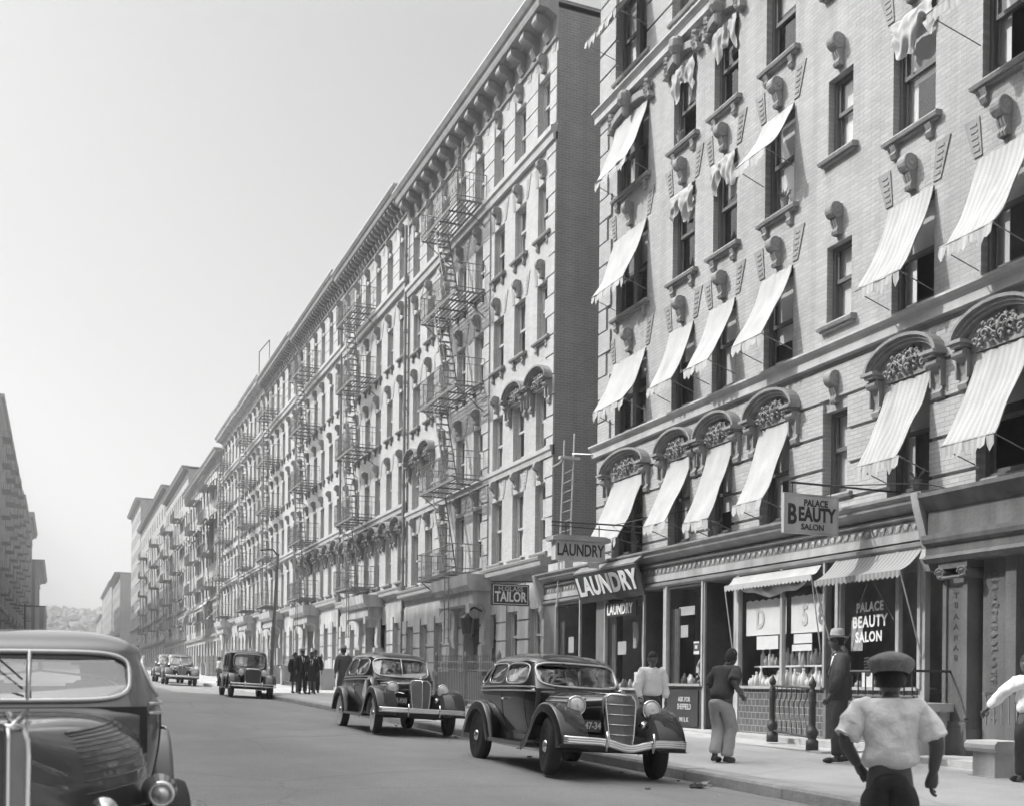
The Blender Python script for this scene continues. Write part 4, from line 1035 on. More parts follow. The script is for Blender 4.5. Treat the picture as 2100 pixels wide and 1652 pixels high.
# newel posts and fence of the basement area
ar = root('area_curb', (10.8, 14.5, .2), 'low stone curb around the dark basement stair well', 'curb')
M().box(10.42, 10.62, 13.3, 15.5, -.2, .36).box(10.62, 11.3, 15.3, 15.5, -.2, .36).box(10.62, 11.3, 13.3, 13.45, -.2, .36).build('kerb_slab', stoneA, ar)
M().box(10.62, 11.22, 13.45, 15.3, -.2, .25).build('stair_well', room, ar)
def newel(x, y, lb):
    z = gz(x, y)+.03
    o = M().lathe([(.095, 0), (.095, .14), (.06, .16), (.07, .2), (.095, .26), (.07, .32), (.045, .36), (.052, .42), (.05, .68), (.065, .72), (.05, .76), (.055, .84), (.05, .9), (.03, .93), (.055, .97), (.058, 1.01), (.03, 1.06), (.006, 1.12)], (0, 0, 0), 'z', 14).build('newel_post', iron, None, True)
    o.location = (x, y, z); return tag(o, lb, 'post', None)
newel(10.95, 15.25, 'turned iron newel post at the far corner of the basement stair well'); newel(10.50, 13.62, 'turned iron newel post nearer the man in the hat')
rr = root('area_railing', (10.7, 14.4, .4), 'wrought iron railing with curled bars between the two newel posts', 'railing')
m = M(); A0, A1 = Vector((10.95, 15.25, gz(11, 15)+.1)), Vector((10.50, 13.62, gz(10.6, 13.6)+.1))
for h in (.12, .86): m.tube([A0+Vector((0, 0, h)), A1+Vector((0, 0, h))], .018, 5)
for k_ in range(1, 8):
    b = A0.lerp(A1, k_/8); d = (A1-A0).normalized()
    m.tube([b+Vector((0, 0, .12)), b+Vector((0, 0, .28)), b-d*.10+Vector((0, 0, .42)), b-d*.12+Vector((0, 0, .6)), b+d*.0+Vector((0, 0, .72)), b+Vector((0, 0, .86))], .010, 4)
m.build('rail', iron, rr)
# iron area fence in front of the pale tenement and its neighbours
def iron_fence(label, y0, y1, X=10.7, h=1.35, step=.14, mt=ironf):
    r_ = root('iron_fence', (X, (y0+y1)/2, gz(X, (y0+y1)/2)), label, 'fence', 'iron fences before the tenements')
    m = M(); n = int((y1-y0)/step)
    for i in range(n+1):
        y = y0+(y1-y0)*i/n; z = gz(X, y)
        m.box(X-.009, X+.009, y-.009, y+.009, z+.1, z+h+.10); m.lathe([(.02, 0), (.001, .07)], (X, y, z+h+.1), 'z', 4)
    m.build('pickets', mt, r_)
    m = M()
    for hh in (.22, h-.28, h-.05): m.tube([(X, y0, gz(X, y0)+hh), (X, y1, gz(X, y1)+hh)], .016, 4)
    for i in range(0, n, 2):
        y = y0+(y1-y0)*(i+1)/n; z = gz(X, y)+h-.165
        m.tube([(X, y+.06*cos(t), z+.08*sin(t)) for t in [q*pi/4 for q in range(8)]], .008, 4, True)
    m.build('rails', mt, r_)
    k_ = max(2, round((y1-y0)/2.3))
    for i in range(k_+1):
        y = y0+(y1-y0)*i/k_; z = gz(X, y)
        M().lathe([(.07, 0), (.07, .2), (.045, .24), (.045, h*.8), (.07, h*.84), (.05, h), (.065, h+.1), (.06, h+.16), (.01, h+.26)], (X, y, z), 'z', 8).build('fence_post', mt, r_)
    M().box(X-.12, X+.12, y0, y1, gz(X, y0)-.3, gz(X, y0)+.10).build('kerb_stone', stoneB, r_)
iron_fence('black iron fence with round posts between the laundry and the first porch', 26.9, 32.1)
iron_fence('black iron fence before the pale tenement, past its porch', 35.4, 41.4)
iron_fence('black iron fence before the second tenement', 41.8, 44.7); iron_fence('black iron fence past the porch of the second tenement', 48.1, 52.0, step=.2)
iron_fence('black iron fence before the third tenement', 52.4, 56.9, step=.22); iron_fence('black iron fence past the porch of the third tenement', 60.3, 66.7, step=.25)
iron_fence('distant black iron fence before the fifth tenement', 70.1, 76.8, step=.3); iron_fence('farthest black iron fence before the last tenement', 80.2, 94.0, step=.35)
# wall lantern in the porch recess
ln = root('wall_lantern', (12.0, 33.0, 3.2), 'dark bracket lantern hanging beside the first porch', 'lamp')
M().tube([(12.45, 32.6, 3.55), (12.1, 32.6, 3.7), (11.85, 32.6, 3.55)], .03, 6).build('bracket', iron, ln)
M().lathe([(.03, 3.5), (.2, 3.36), (.2, 3.28), (.14, 2.85), (.05, 2.8)], (11.85, 32.6, 0), 'z', 8).build('lamp_glass', mat('dark_lamp_glass', .05, .3), ln)
# ---------------------------------------------------------------- hanging signs
bs = root('beauty_sign', (12.5, 16.6, 4.6), 'pale hanging sign PALACE BEAUTY SALON on an iron arm', 'sign', None)
ys_ = 16.62; x0, x1 = 12.2-.05, 13.25
# board hangs square to the wall, out over the sidewalk
bx0, bx1 = 11.10, 12.28; by = 15.15; bz0, bz1 = 3.95, 4.64
bx0, bx1 = 10.38, 11.36; by = 14.2; bz0, bz1 = 3.73, 4.29
M().box(bx0, bx1, by-.03, by+.03, bz0, bz1).build('board', signg, bs)
m = M(); 
for (a, b, c_, d_) in ((bx0-.03, bx0, bz0-.03, bz1+.03), (bx1, bx1+.03, bz0-.03, bz1+.03)): m.box(a, b, by-.035, by+.035, c_, d_)
m.box(bx0, bx1, by-.035, by+.035, bz0-.03, bz0).box(bx0, bx1, by-.035, by+.035, bz1, bz1+.03).build('border', shopl, bs)
cx = (bx0+bx1)/2
text_on('PALACE', .145, letterd, (cx+.08, by-.036, bz1-.11), (1, 0, 0), (0, 0, 1), bs, .003, .003, .9)
text_on('B', .43, letterd, (bx0+.12, by-.036, bz0+.25), (1, 0, 0), (0, 0, 1), bs, .012, .003, .72)
text_on('EAUTY', .30, letterd, (cx+.10, by-.036, bz0+.265), (1, 0, 0), (0, 0, 1), bs, .010, .003, .76)
text_on('SALON', .13, letterd, (cx+.02, by-.036, bz0+.075), (1, 0, 0), (0, 0, 1), bs, .002, .003, 1.05)
m = M().tube([(12.6, by, bz1+.20), (bx0+.1, by, bz1+.20)], .018, 5); m.tube([(bx0+.15, by, bz1+.2), (bx0+.15, by, bz1+.02)], .01, 4).tube([(bx1-.1, by, bz1+.2), (bx1-.1, by, bz1+.02)], .01, 4)
m.tube([(12.58, by-1.5, 4.25), (12.2, by-1.0, bz1+.15), (bx1-.1, by, bz1+.2)], .009, 4); m.build('hanger', iron, bs)
ls = root('laundry_sign', (11, 22.3, 4.4), 'pale hanging box sign LAUNDRY with a dark hood, above the shop roof', 'sign')
ly = 22.3; a, b = 10.14, 11.37; z0, z1 = 4.08, 4.50
M().box(a, b, ly-.11, ly+.11, z0, z1).build('box', signg, ls)
M().prism([(a-.1, z1), (a-.1, z1+.07), (a+.02, z1+.12), (b-.02, z1+.12), (b+.1, z1+.07), (b+.1, z1)], ly-.2, ly+.2).build('hood', cornm, ls)
text_on('LAUNDRY', .37, letterd, ((a+b)/2, ly-.115, (z0+z1)/2), (1, 0, 0), (0, 0, 1), ls, .008, .004, .68)
m = M().tube([(a-.05, ly, z1+.42), (12.6, ly, z1+.45)], .02, 5).tube([(a-.05, ly, z1+.34), (12.6, ly, z1+.30)], .014, 5)
for x in (a+.3, b-.1): m.tube([(x, ly, z1+.4), (x, ly, z1+.1)], .014, 4)
m.tube([(12.55, 23.9, z1+.6), (11.6, ly, z1+.43)], .01, 4).tube([(12.55, 20.6, z1+.6), (11.6, ly, z1+.43)], .01, 4); m.build('hanger', iron, ls)
tl = root('tailor_sign', (10.9, 27.2, 3.7), 'dark hanging sign H.GLASS TAILOR with a white border', 'sign')
ty = 26.9; a, b = 10.46, 11.52; z0, z1 = 3.37, 3.93
M().box(a, b, ty-.04, ty+.04, z0, z1).build('board', signd, tl)
m = M()
for (p, q, r, s_) in ((a+.03, b-.03, z0+.03, z0+.045), (a+.03, b-.03, z1-.045, z1-.03), (a+.03, a+.045, z0+.03, z1-.03), (b-.045, b-.03, z0+.03, z1-.03)): m.box(p, q, ty-.045, ty-.04, r, s_)
m.build('border', letterw, tl)
text_on('H.GLASS', .17, greyl, ((a+b)/2, ty-.046, z1-.13), (1, 0, 0), (0, 0, 1), tl, .003, .003, 1.1)
text_on('TAILOR', .36, letterw, ((a+b)/2, ty-.046, z0+.215), (1, 0, 0), (0, 0, 1), tl, .010, .003, .72)
M().tube([(12.6, ty, z1+.12), (a, ty, z1+.06)], .02, 5).tube([(a+.1, ty, z1+.07), (a+.1, ty, z1)], .01, 4).tube([(b-.1, ty, z1+.1), (b-.1, ty, z1)], .01, 4).build('hanger', iron, tl)
# small second-hand sign box under the laundry sign
tag(M().box(11.0, 11.25, 22.25, 22.3, 3.93, 4.04).build('sign_tag', signg), 'small grey plate hung just below the LAUNDRY box sign', 'sign')
# ladder of the corner shop, standing against the roof edge
ld = root('ladder', (11.95, 25.6, 3.4), 'tall thin two-rail ladder standing on the laundry roof by the dark end wall', 'ladder')
m = M(); r0 = (Vector((11.62, 25.3, 3.25)), Vector((11.92, 25.6, 7.55))); r1 = (Vector((11.92, 25.3, 3.25)), Vector((12.2, 25.6, 7.75)))
m.tube(r0, .024, 5).tube(r1, .024, 5).build('rails', metl, ld)
m = M()
for k_ in range(14): t = .04+k_*.058; m.tube([r0[0].lerp(r0[1], t), r1[0].lerp(r1[1], t)], .012, 4)
m.build('rungs', metl, ld)
m = M().tube([(11.85, 25.4, 7.1), (12.4, 26.9, 7.25), (12.55, 27.7, 7.3)], .03, 5).tube([(12.1, 25.5, 7.2), (12.55, 24.9, 7.1)], .02, 5); m.box(11.75, 12.3, 25.45, 25.6, 7.05, 7.12).build('cross_bar', metl, ld)
# leaning pole at the kerb
pl = root('utility_pole', (7.85, 44.5, gz(7.85, 44.5)), 'tall dark leaning pole at the kerb beyond the parked cars', 'pole')
g0 = gz(7.85, 44.5)
M().tube([(7.85, 44.5, g0-.2), (7.95, 44.5, g0+2.6), (8.10, 44.5, g0+5.6)], [.085, .07, .05], 8).build('shaft', ironf, pl)
M().tube([(8.10, 44.5, g0+5.5), (7.9, 44.5, g0+5.75), (7.4, 44.5, g0+5.7)], .035, 5).build('arm', iron, pl)
pl2 = root('utility_pole', (-5.0, 190, gz(-5, 190)), 'small distant pole with a cross arm on the left sidewalk', 'pole')
g0 = gz(-5, 190)
M().tube([(-5, 190, g0), (-5, 190, g0+9.6)], .16, 6).build('shaft', iron, pl2); M().box(-6.5, -2.0, 189.9, 190.1, g0+9.2, g0+9.4).build('cross_arm', iron, pl2)
# litter by the gutter
def litter(x, y, s, lb, sd_, m_=shadem):
    rn = random.Random(sd_); o = M().blob((0, 0, s*.25), (s, s*.7, s*.4), 9, 1.2, sd_).build('paper_scrap', m_, None); o.location = (x, y, gz(x, y)); tag(o, lb, 'litter', None)
litter(7.28, 11.45, .11, 'crumpled white paper in the gutter by the front car', 1)
litter(6.95, 11.15, .09, 'dark scrap lying in the gutter ahead of the front car', 5, shopd); litter(6.15, 10.9, .045, 'tiny scrap on the open road ahead of the front car', 8, shopg)

cl = root('cloth', (10.9, 25.2, 1.9), 'stiff white pointed cloth standing up behind the roof of the front car', 'cloth')
m = M(); m.grid(lambda u, v: (10.4+.05*sin(u*5), 24.95+.65*u*(1-v)-.05*v, 1.05+(.95)*v*(1-.35*u)), 8, 8); m.build('sheet', paper, cl)

rn = random.Random(44)
for (a, b, z, nm, n) in ((24.3, 25.4, 1.2, 'far left laundry window', 9), (21.15, 22.65, 1.25, 'laundry window', 12), (18.8, 19.9, 1.35, 'middle shop window', 12), (13.3, 14.4, 1.32, 'salon window', 8)):
    for q in range(n):
        y = a+(b-a)*(q+.5)/n; h = rn.uniform(.08, .22); r = rn.uniform(.04, .07)
        lathe_thing([(r, 0), (r, h*.6), (r*.5, h*.8), (r*.45, h)], (SX+rn.uniform(.15, .5), y, z), (shadel, shadem, shopg)[q % 3], 'small pale jar or box set along the ledge inside the %s' % nm, 'jar', 'small goods inside the %s' % nm, 'jar', 8)
for q, (y, z, w_, h_) in enumerate(((19.7, 2.3, .5, .25), (19.5, 2.75, .6, .18), (22.3, 2.0, .4, .3), (25.0, 2.1, .3, .4), (14.3, 1.9, .28, .5))):
    tag(M().box(SX+.16, SX+.17, y-w_/2, y+w_/2, z, z+h_).build('show_card', shadem), '%s grey show card hung inside the shop windows' % ['lower card in the middle window,', 'upper card in the middle window,', 'laundry window', 'farthest window', 'salon window'][q], 'card')
for q, y in enumerate((25.5, 24.3, 22.7, 21.1, 19.9)):
    tag(M().grid(lambda u, v: (SX+.14+.03*sin(u*25), y-.16+.32*u, 1.3+1.6*v), 16, 2).build('curtain', mat('window_drape', .16, .9, .15, 6), None, True), '%s narrow dark drape from the left inside the shop windows' % ORD[q], 'curtain', 'drapes inside the shop windows')

rn = random.Random(77)
M().box(SX+.30, SX+.62, 15.0, 17.32, 1.66, 1.69).build('display_shelf', paper, S_)
for q in range(40):
    tier = q % 2; y = 15.08+2.15*(q//2)/19+rn.uniform(-.02, .02); h = rn.uniform(.14, .34); r = rn.uniform(.035, .06)
    lathe_thing([(r, 0), (r, h*.62), (r*.45, h*.78), (r*.4, h*.9), (r*.5, h*.92), (r*.5, h)], (SX+(.42 if tier else .14), y, 1.69 if tier else 1.32), (paper, shadel, paper, shadem)[(q*7) % 4], 'white bottle or jar crowded in the bright shop window under the paper banner', 'jar', 'bottles and jars in the bright shop window', 'bottle')
for q in range(14):
    y = 10.2+q*1.35+rn.uniform(-.5, .5); x = 7.36-rn.random()**2*1.0; s_ = rn.uniform(.015, .045)
    o = M().blob((0, 0, s_*.3), (s_, s_*.7, s_*.35), 7, 1., q).build('paper_scrap', (shadem, shopd, shopg)[q % 3], None); o.location = (x, y, gz(x, y)); tag(o, 'tiny scrap lying along the gutter between the parked cars and the kerb', 'litter', 'tiny scraps along the gutter')
# ================================================================ CARS
def sq(t, n): return (abs(t)**n)*(1 if t >= 0 else -1)
def car(label, loc, yaw, wb=2.84, track=1.42, old=0, paint=carpaint, whitewall=False, bumper='v', plate=None, hoodlouvre='h', grille='shield', detail=2, tilt=0, width=1.72,
        hood_front=.42, prow=False, lamp=None, ffz=1., wsw=None, sidemount=False, split=False, high=1.57, trim=None, steer=0.0, post=None, fpaint=None):
    """saloon of the thirties; nose towards -y, origin on the road midway between the axles"""
    trim = trim or metl; fpaint = fpaint or paint
    r_ = root('parked_car', loc, label, 'car'); r_.rotation_euler = (0, tilt, yaw)
    mk = lambda m, name, mt, sm=False, par=None: sub(m.mesh(name, mt, sm), name, par or r_)
    yf, yr = -wb/2, wb/2; R = .355 if not old else .37; hwid = width/2
    belt = 1.03; zs0 = .40; cowl = -.62; H = high
    n_ = 5.5 if not old else 8.
    rearx = yr+.55 if not old else yr+.42
    def ring(z):          # half width, front y, rear y at height z
        if z <= belt:
            t = (z-zs0)/(belt-zs0); return (.60+.13*sin(t*pi*.55), cowl-.05, rearx-.12*(1-t)**2-(.05 if old else .10)*t)
        t = (z-belt)/(H-belt)
        sl = (.40, .62) if not old else (.05, .15)
        roofw = .73-.12*t-.05*t*t if not old else .72-.05*t
        return (roofw, cowl+sl[0]*t, rearx-.10-sl[1]*t**1.5)
    ztop = H-.17
    def S(u, z):          # u 0..1 around
        hw, a, b = ring(z); yc, ly = (a+b)/2, (b-a)/2; th = 2*pi*u
        return (hw*sq(cos(th), 2/n_), yc+ly*sq(sin(th), 2/n_), z)
    def body_fn(u, v):
        z = zs0+(ztop-zs0)*v; return S(u, z)
    # windows: rounded outlines
    zc = (belt+.075+ztop)/2; hh = (ztop-belt-.075)/2+.01
    if old: zc += -.01
    sidew = []   # (yc, half length, shear)
    gf, gr_ = cowl+.30, rearx-.42
    if not old:
        sidew = [(cowl+.72, .365, .10), (cowl+1.45, .335, -.02), (cowl+1.99, .16, -.16)]
    else: sidew = [(cowl+.50, .28, .0), (cowl+1.15, .30, 0), (cowl+1.82, .26, 0)]
    def inside_side(y, z, g=0.):
        for (a, hl, sh) in sidew:
            yy_ = y-a-sh*(z-zc)/hh*.5
            if abs(yy_/(hl+g))**4+abs((z-zc)/(hh-.02+g))**4 < 1: return True
        return False
    wsw = wsw or (.56 if not old else .58)
    def inside_ws(x, z, g=0.): return abs(x/(wsw+g))**5+abs((z-zc+.0)/(hh+g))**4 < 1
    def skip(x, y, z):
        hw, a, b = ring(z)
        if z < belt+.02: return False
        if abs(x) > hw*.86 and y < b-.12 and y > a+.10: return inside_side(y, z)
        if y < (a+b)/2 and abs(y-a) < .12: return inside_ws(x, z)
        if y > (a+b)/2 and abs(y-b) < .15: return abs(x/.26)**4+abs((z-zc-.02)/(hh*.6))**4 < 1
        return False
    NU, NV = (200, 44) if detail > 1 else (72, 18)
    m = M()
    def dense(u, v):      # spread points evenly over the flat sides
        k_ = u*4; q = int(k_) % 4; f = k_-int(k_); return body_fn((q+ (f+.0))/4, v)
    # even parametrisation of the superellipse by angle in (x,y) plane
    tabs = []
    for i in range(NU):
        a = 2*pi*(i+.5)/NU; tabs.append(a)
    def S2(u, z):
        hw, a, b = ring(z); yc, ly = (a+b)/2, (b-a)/2; al = 2*pi*u
        # equal arclength-ish: walk on square then project to superellipse
        t = (al/(2*pi)*4) % 4; k_ = int(t); f = (t-k_)*2-1
        if k_ == 0: px, py = 1, f
        elif k_ == 1: px, py = -f, 1
        elif k_ == 2: px, py = -1, -f
        else: px, py = f, -1
        d = (abs(px)**n_+abs(py)**n_)**(1/n_); return (hw*px/d, yc+ly*py/d, z)
    m.grid(lambda u, v: S2(u, zs0+(ztop-zs0)*v), NU, NV, cu=True, skip=skip)
    # roof
    def roof(u, v):
        a = v*pi/2; x, y, z = S2(u, ztop); hw, p, q = ring(ztop); yc = (p+q)/2
        k_ = cos(a)**.75 if v < 1 else 0
        rr_ = (H-ztop)*(sin(a)**.9); drop = 0 if old else .04*((y-yc-.1)/1.1)**2*k_
        return (x*k_, yc+(y-yc)*k_, ztop+rr_-drop)
    m.grid(roof, NU, 10, cu=True)
    body = mk(m, 'body', paint, True)
    # trims and glass
    def loop_side(s, w_, g=0):
        a, hl, sh = w_; pts = []
        for i in range(40):
            t = 2*pi*i/40; yy_ = (hl+g)*sq(cos(t), .5); zz = zc+(hh-.02+g)*sq(sin(t), .5); y = a+yy_+sh*(zz-zc)/hh*.5
            hw, p, q = ring(zz); yc, ly = (p+q)/2, (q-p)/2; x = hw*max(0, 1-abs((y-yc)/ly)**n_)**(1/n_); pts.append((s*(x+.004), y, zz))
        return pts
    def loop_ws(g=0):
        pts = []
        for i in range(48):
            t = 2*pi*i/48; x = (wsw+g)*sq(cos(t), .4); zz = zc+(hh+g)*sq(sin(t), .5)
            hw, p, q = ring(zz); yc, ly = (p+q)/2, (q-p)/2; pts.append((x, yc-ly*max(0, 1-abs(x/hw)**n_)**(1/n_)-.006, zz))
        return pts
    def fan(m, pts, inset):
        c = sum((Vector(p) for p in pts), Vector())/len(pts); n = len(m.v); m.v += [tuple(Vector(p)+Vector(inset)) for p in pts]; m.f.append(tuple(n+i for i in range(len(pts))))
    for s in (-1, 1):
        for w_ in sidew:
            l = loop_side(s, w_); g = M(); fan(g, l, (-s*.015, 0, 0)); o = mk(g, 'side_window', CARGLASS)
            if detail > 0: t = M().tube(l, .012 if not old else .008, 5, True); sub(t.mesh('window_trim', trim if not old else paint, True), 'window_trim', o)
    l = loop_ws(); g = M(); fan(g, l, (0, .015, 0)); ws = mk(g, 'windshield', CARGLASS)
    t = M().tube(l, .016, 6, True); 
    if split: zt, zb_ = zc+hh, zc-hh; hw, p, q = ring(zt); hw2, p2, q2 = ring(zb_); t.tube([(0, p-.012, zt), (0, p2-.012, zb_)], .013, 6)
    sub(t.mesh('windshield_frame', trim, True), 'windshield_frame', ws)
    wp = M()
    for x in ((-.20,) if detail > 1 else ()):
        p_ = Vector((x, ring(zc+hh-.02)[1]-.03, zc+hh)); q_ = Vector((x+.17, ring(zc-.02)[1]-.02, zc-.02)); wp.tube([p_, q_], .006, 4)
    if wp.v: mk(wp, 'wiper', iron)
    # interior: seats, wheel
    m = M()
    for (y, w2) in ((cowl+1.0, .58), (cowl+1.85, .56)): m.box(-w2, w2, y, y+.18, .45, belt+.10); m.box(-w2, w2, y-.5, y, .45, .72)
    m.lathe([(.18, 0), (.195, .01), (.18, .025), (.165, .01)], (.33, cowl+.48, belt+.0), 'y', 14)
    m.box(-.62, .62, cowl+.02, cowl+.18, .8, belt+.03)
    mk(m, 'seat', inter)
    # belt mouldings
    m = M()
    for (z, r) in (((belt-.01, .010), (belt+.045, .010)) if not old else ((belt, .012),)):
        for s in (-1, 1):
            pts = []
            for i in range(26):
                hw, p, q = ring(min(z, belt)); yc, ly = (p+q)/2, (q-p)/2; y = p+.12+(q-p-.3)*i/25
                pts.append((s*(hw*max(0, 1-abs((y-yc)/ly)**n_)**(1/n_)+.004), y, z-.02*(i/25)**2))
            m.tube(pts, r, 5)
    mk(m, 'belt_moulding', trim if detail > 1 and not old else paint, True)
    # doors: shut lines and handles
    if detail > 1:
        m = M()
        for s in (-1, 1):
            for y in ((cowl+.28, cowl+1.12) if not old else (cowl+.2, cowl+.82, cowl+1.48)):
                pts = []
                for i in range(9):
                    z = .44+(belt-.46)*i/8; hw, p, q = ring(z); yc, ly = (p+q)/2, (q-p)/2; pts.append((s*(hw*max(0, 1-abs((y-yc)/ly)**n_)**(1/n_)+.001), y, z))
                m.tube(pts, .006, 4)
        mk(m, 'door_seam', inter)
        for s in (-1, 1):
            y = cowl+1.02; hw = ring(.92)[0]; m = M().tube([(s*(hw+.01), y, .90), (s*(hw+.05), y, .90), (s*(hw+.05), y-.13, .90)], .012, 5); mk(m, 'door_handle', chrome, True)
    # bonnet
    gy = yf-hood_front+.05; gw_top, gw_bot = (.17, .14) if not old else (.27, .27)
    if prow: gw_top, gw_bot = .035, .06
    zh1, zh0 = 1.045, (1.0 if not old else 1.03); hb = .50
    def hood(u, v):
        t = v; y = cowl+.02+(gy-cowl)*t; w = .60*(1-t)+gw_top*t+(.16 if prow else .06)*sin(pi*t)*(0 if old else 1); zt = zh1*(1-t)+zh0*t; th = pi*u
        ex = .55 if not old else .4
        k_ = sq(cos(th), ex); z = hb+(zt-hb)*abs(sin(th))**(ex*.8)
        return (w*k_*(1+ (.06*(1-(z-hb)/(zt-hb)))), y, z)
    mk(M().grid(hood, 40, 20), 'hood', paint, True)
    m = M().tube([(0, cowl, zh1+.004), (0, (cowl+gy)/2, (zh1+zh0)/2+.01), (0, gy-.02, zh0+.012)], .010, 6)
    mk(m, 'hood_strip', chrome, True)
    if detail > 0:
        m = M()
        for s in (-1, 1):
            if prow:
                for q in range(11):
                    u = .035+.028*q; u = u if s > 0 else 1-u
                    m.tube([tuple(Vector(hood(u, (.06+.70*i/11)))+Vector((s*.006, 0, 0))) for i in range(12)], .003 if q < 10 else .009, 4)
            elif hoodlouvre == 'h':
                for q in range(5):
                    z = .955-.05*q; pts = []
                    for i in range(8):
                        t = .12+(.58-.03*q)*i/7; zt_ = zh1*(1-t)+zh0*t
                        th = math.asin(min(1, ((z-hb)/(zt_-hb)))**(1/(.44 if not old else .32))); x, y, z2 = hood(th/pi if s > 0 else 1-th/pi, t); pts.append((x+s*.010, y, z2))
                    m.tube(pts, .011, 5)
            else:
                for q in range(16):
                    t = .12+q*.045; pts = [tuple(Vector(hood(u if s > 0 else 1-u, t))+Vector((s*.008, 0, 0))) for u in (.03, .07, .11)]; m.tube(pts, .007, 4)
        mk(m, 'hood_louvre', trim if hoodlouvre == 'h' and not prow else paint, True)
    # grille
    g = M(); gz0, gz1 = .42 if not old else .45, zh0+.02
    N = 15
    def gr(u, v):
        z = gz0+(gz1-gz0)*v; w = (gw_bot+(gw_top+.035-gw_bot)*v**.7); 
        if v > .85: w *= sqrt(max(0, 1-((v-.85)/.15)**2*.55))
        lean = .10*(1-v) if not old else 0
        x = -w+2*w*u; vee = .09*(1-abs(x)/w) if not old else .0
        return (x, gy-.02-lean-vee+ .06*0, z)
    g.grid(gr, 14, 16)
    n0 = M(); n0.grid(lambda u, v: tuple(Vector(gr(u, v))+Vector((0, .10, 0))), 14, 16); g.merge(n0)
    gp = mk(g, 'grille', grillem if grille != 'dark' else inter, False)
    m = M()
    for k_ in range(18): 
        m.tube([tuple(Vector(gr((k_+.5)/18, v))+Vector((0, -.008, 0))) for v in (0, .3, .6, .85, .97)], .005, 4)
    sub(m.mesh('grille_bar', grillem), 'grille_bar', gp)
    m = M()
    edge = [gr(0, v/10) for v in range(11)]+[gr(u/6, 1) for u in range(1, 6)]+[gr(1, 1-v/10) for v in range(11)]
    m.tube([tuple(Vector(p)+Vector((0, -.01, 0))) for p in edge], .018, 6)
    if grille == 'shield':
        for v in (.2, .4, .6, .8): m.tube([tuple(Vector(gr(u, v))+Vector((0, -.014, 0))) for u in (0, .25, .5, .75, 1)], .008, 5)
    if grille == 'tall': m.tube([tuple(Vector(gr(.5, v))+Vector((0, -.02, 0))) for v in (0, .3, .6, .9, 1)], .014, 5)
    sub(m.mesh('grille_surround', chrome, True), 'grille_surround', gp)
    m = M().tube([(0, gy-.03, zh0+.03), (0, gy-.06, zh0+.07), (0, gy+.10, zh0+.06)], [.012, .016, .006], 6); mk(m, 'ornament', chrome, True)
    # fenders
    xi, xo = .47, hwid
    def fender(path, xin, xout, name, s, crown=.05, lip=.12):
        K = len(path); P = [Vector((0, a, b)) for a, b in path]
        def fn(u, v):
            f = u*(K-1); i = min(int(f), K-2); t = f-i
            p0, p1, p2, p3 = P[max(i-1, 0)], P[i], P[i+1], P[min(i+2, K-1)]
            c = .5*((2*p1)+(-p0+p2)*t+(2*p0-5*p1+4*p2-p3)*t*t+(-p0+3*p1-3*p2+p3)*t**3)
            d = (p2-p0)*(1-t)+(p3-p1)*t; d.normalize(); nrm = Vector((0, d.z, -d.y)); 
            if nrm.z < 0 and abs(d.y) > .2: nrm = -nrm
            x = xin+(xout-xin)*min(v/.72, 1)**.9; 
            if v <= .72: off = crown*sin(pi*min(v/.72, 1)*.62+.4)-crown*.4
            else: q = (v-.72)/.28; off = crown*sin(pi*.62+.4)-crown*.4-lip*q**1.3; x = xout+.012*sin(q*pi/2)
            if v > .5: x -= 0
            r2 = c+nrm*off; return (s*x, r2.y, r2.z)
        m = M(); m.grid(fn, 44, 16)
        for v in m.v: pass
        return m, fn
    rA = R+.10
    for s in (-1, 1):
        if not old:
            pth = [(yf-.58, .36), (yf-.56, .50), (yf-.46, .66), (yf-.30, .79), (yf-.08, .86), (yf+.14, .85), (yf+.34, .74), (yf+.50, .56), (yf+.64, .41), (yf+.80, .34)]
        else:
            pth = [(yf-.50, .46), (yf-.46, .58), (yf-.34, .74), (yf-.16, .84), (yf+.06, .86), (yf+.28, .78), (yf+.50, .60), (yf+.70, .44), (yf+.88, .36)]
        pth = [(a_, .34+(b_-.34)*ffz) for a_, b_ in pth]
        m, fn = fender(pth, xi, xo, 'front_fender', s); o = mk(m, 'front_fender', fpaint, True)
        a = M()   # inner apron
        for i in range(20):
            p, q = fn(i/20, 0), fn((i+1)/20, 0); a.quad((p[0], p[1], p[2]), (q[0], q[1], q[2]), (q[0]*.8, q[1], .40), (p[0]*.8, p[1], .40))
        sub(a.mesh('wheel_well', inter), 'wheel_well', o)
        pth = [(yr-.66, .34), (yr-.58, .48), (yr-.46, .66), (yr-.28, .79), (yr-.04, .84), (yr+.2, .80), (yr+.42, .66), (yr+.56, .48), (yr+.66, .34)]
        m, fn = fender(pth, .60, xo-.01, 'rear_fender', s); mk(m, 'rear_fender', fpaint, True)
        m = M().box(s*.60, s*(xo-.02), yf+.72, yr-.60, .30, .345); m.tube([(s*(xo-.02), yf+.72, .335), (s*(xo-.02), yr-.6, .335)], .016, 5)
        for q in range(5): m.box(s*(.64+q*.04), s*(.655+q*.04), yf+.75, yr-.62, .345, .351)
        mk(m, 'running_board', shopg if not detail > 1 else cargrey)
        m = M().box(s*.55, s*.62, yf+.5, yr-.4, .28, .45); mk(m, 'sill_panel', paint)
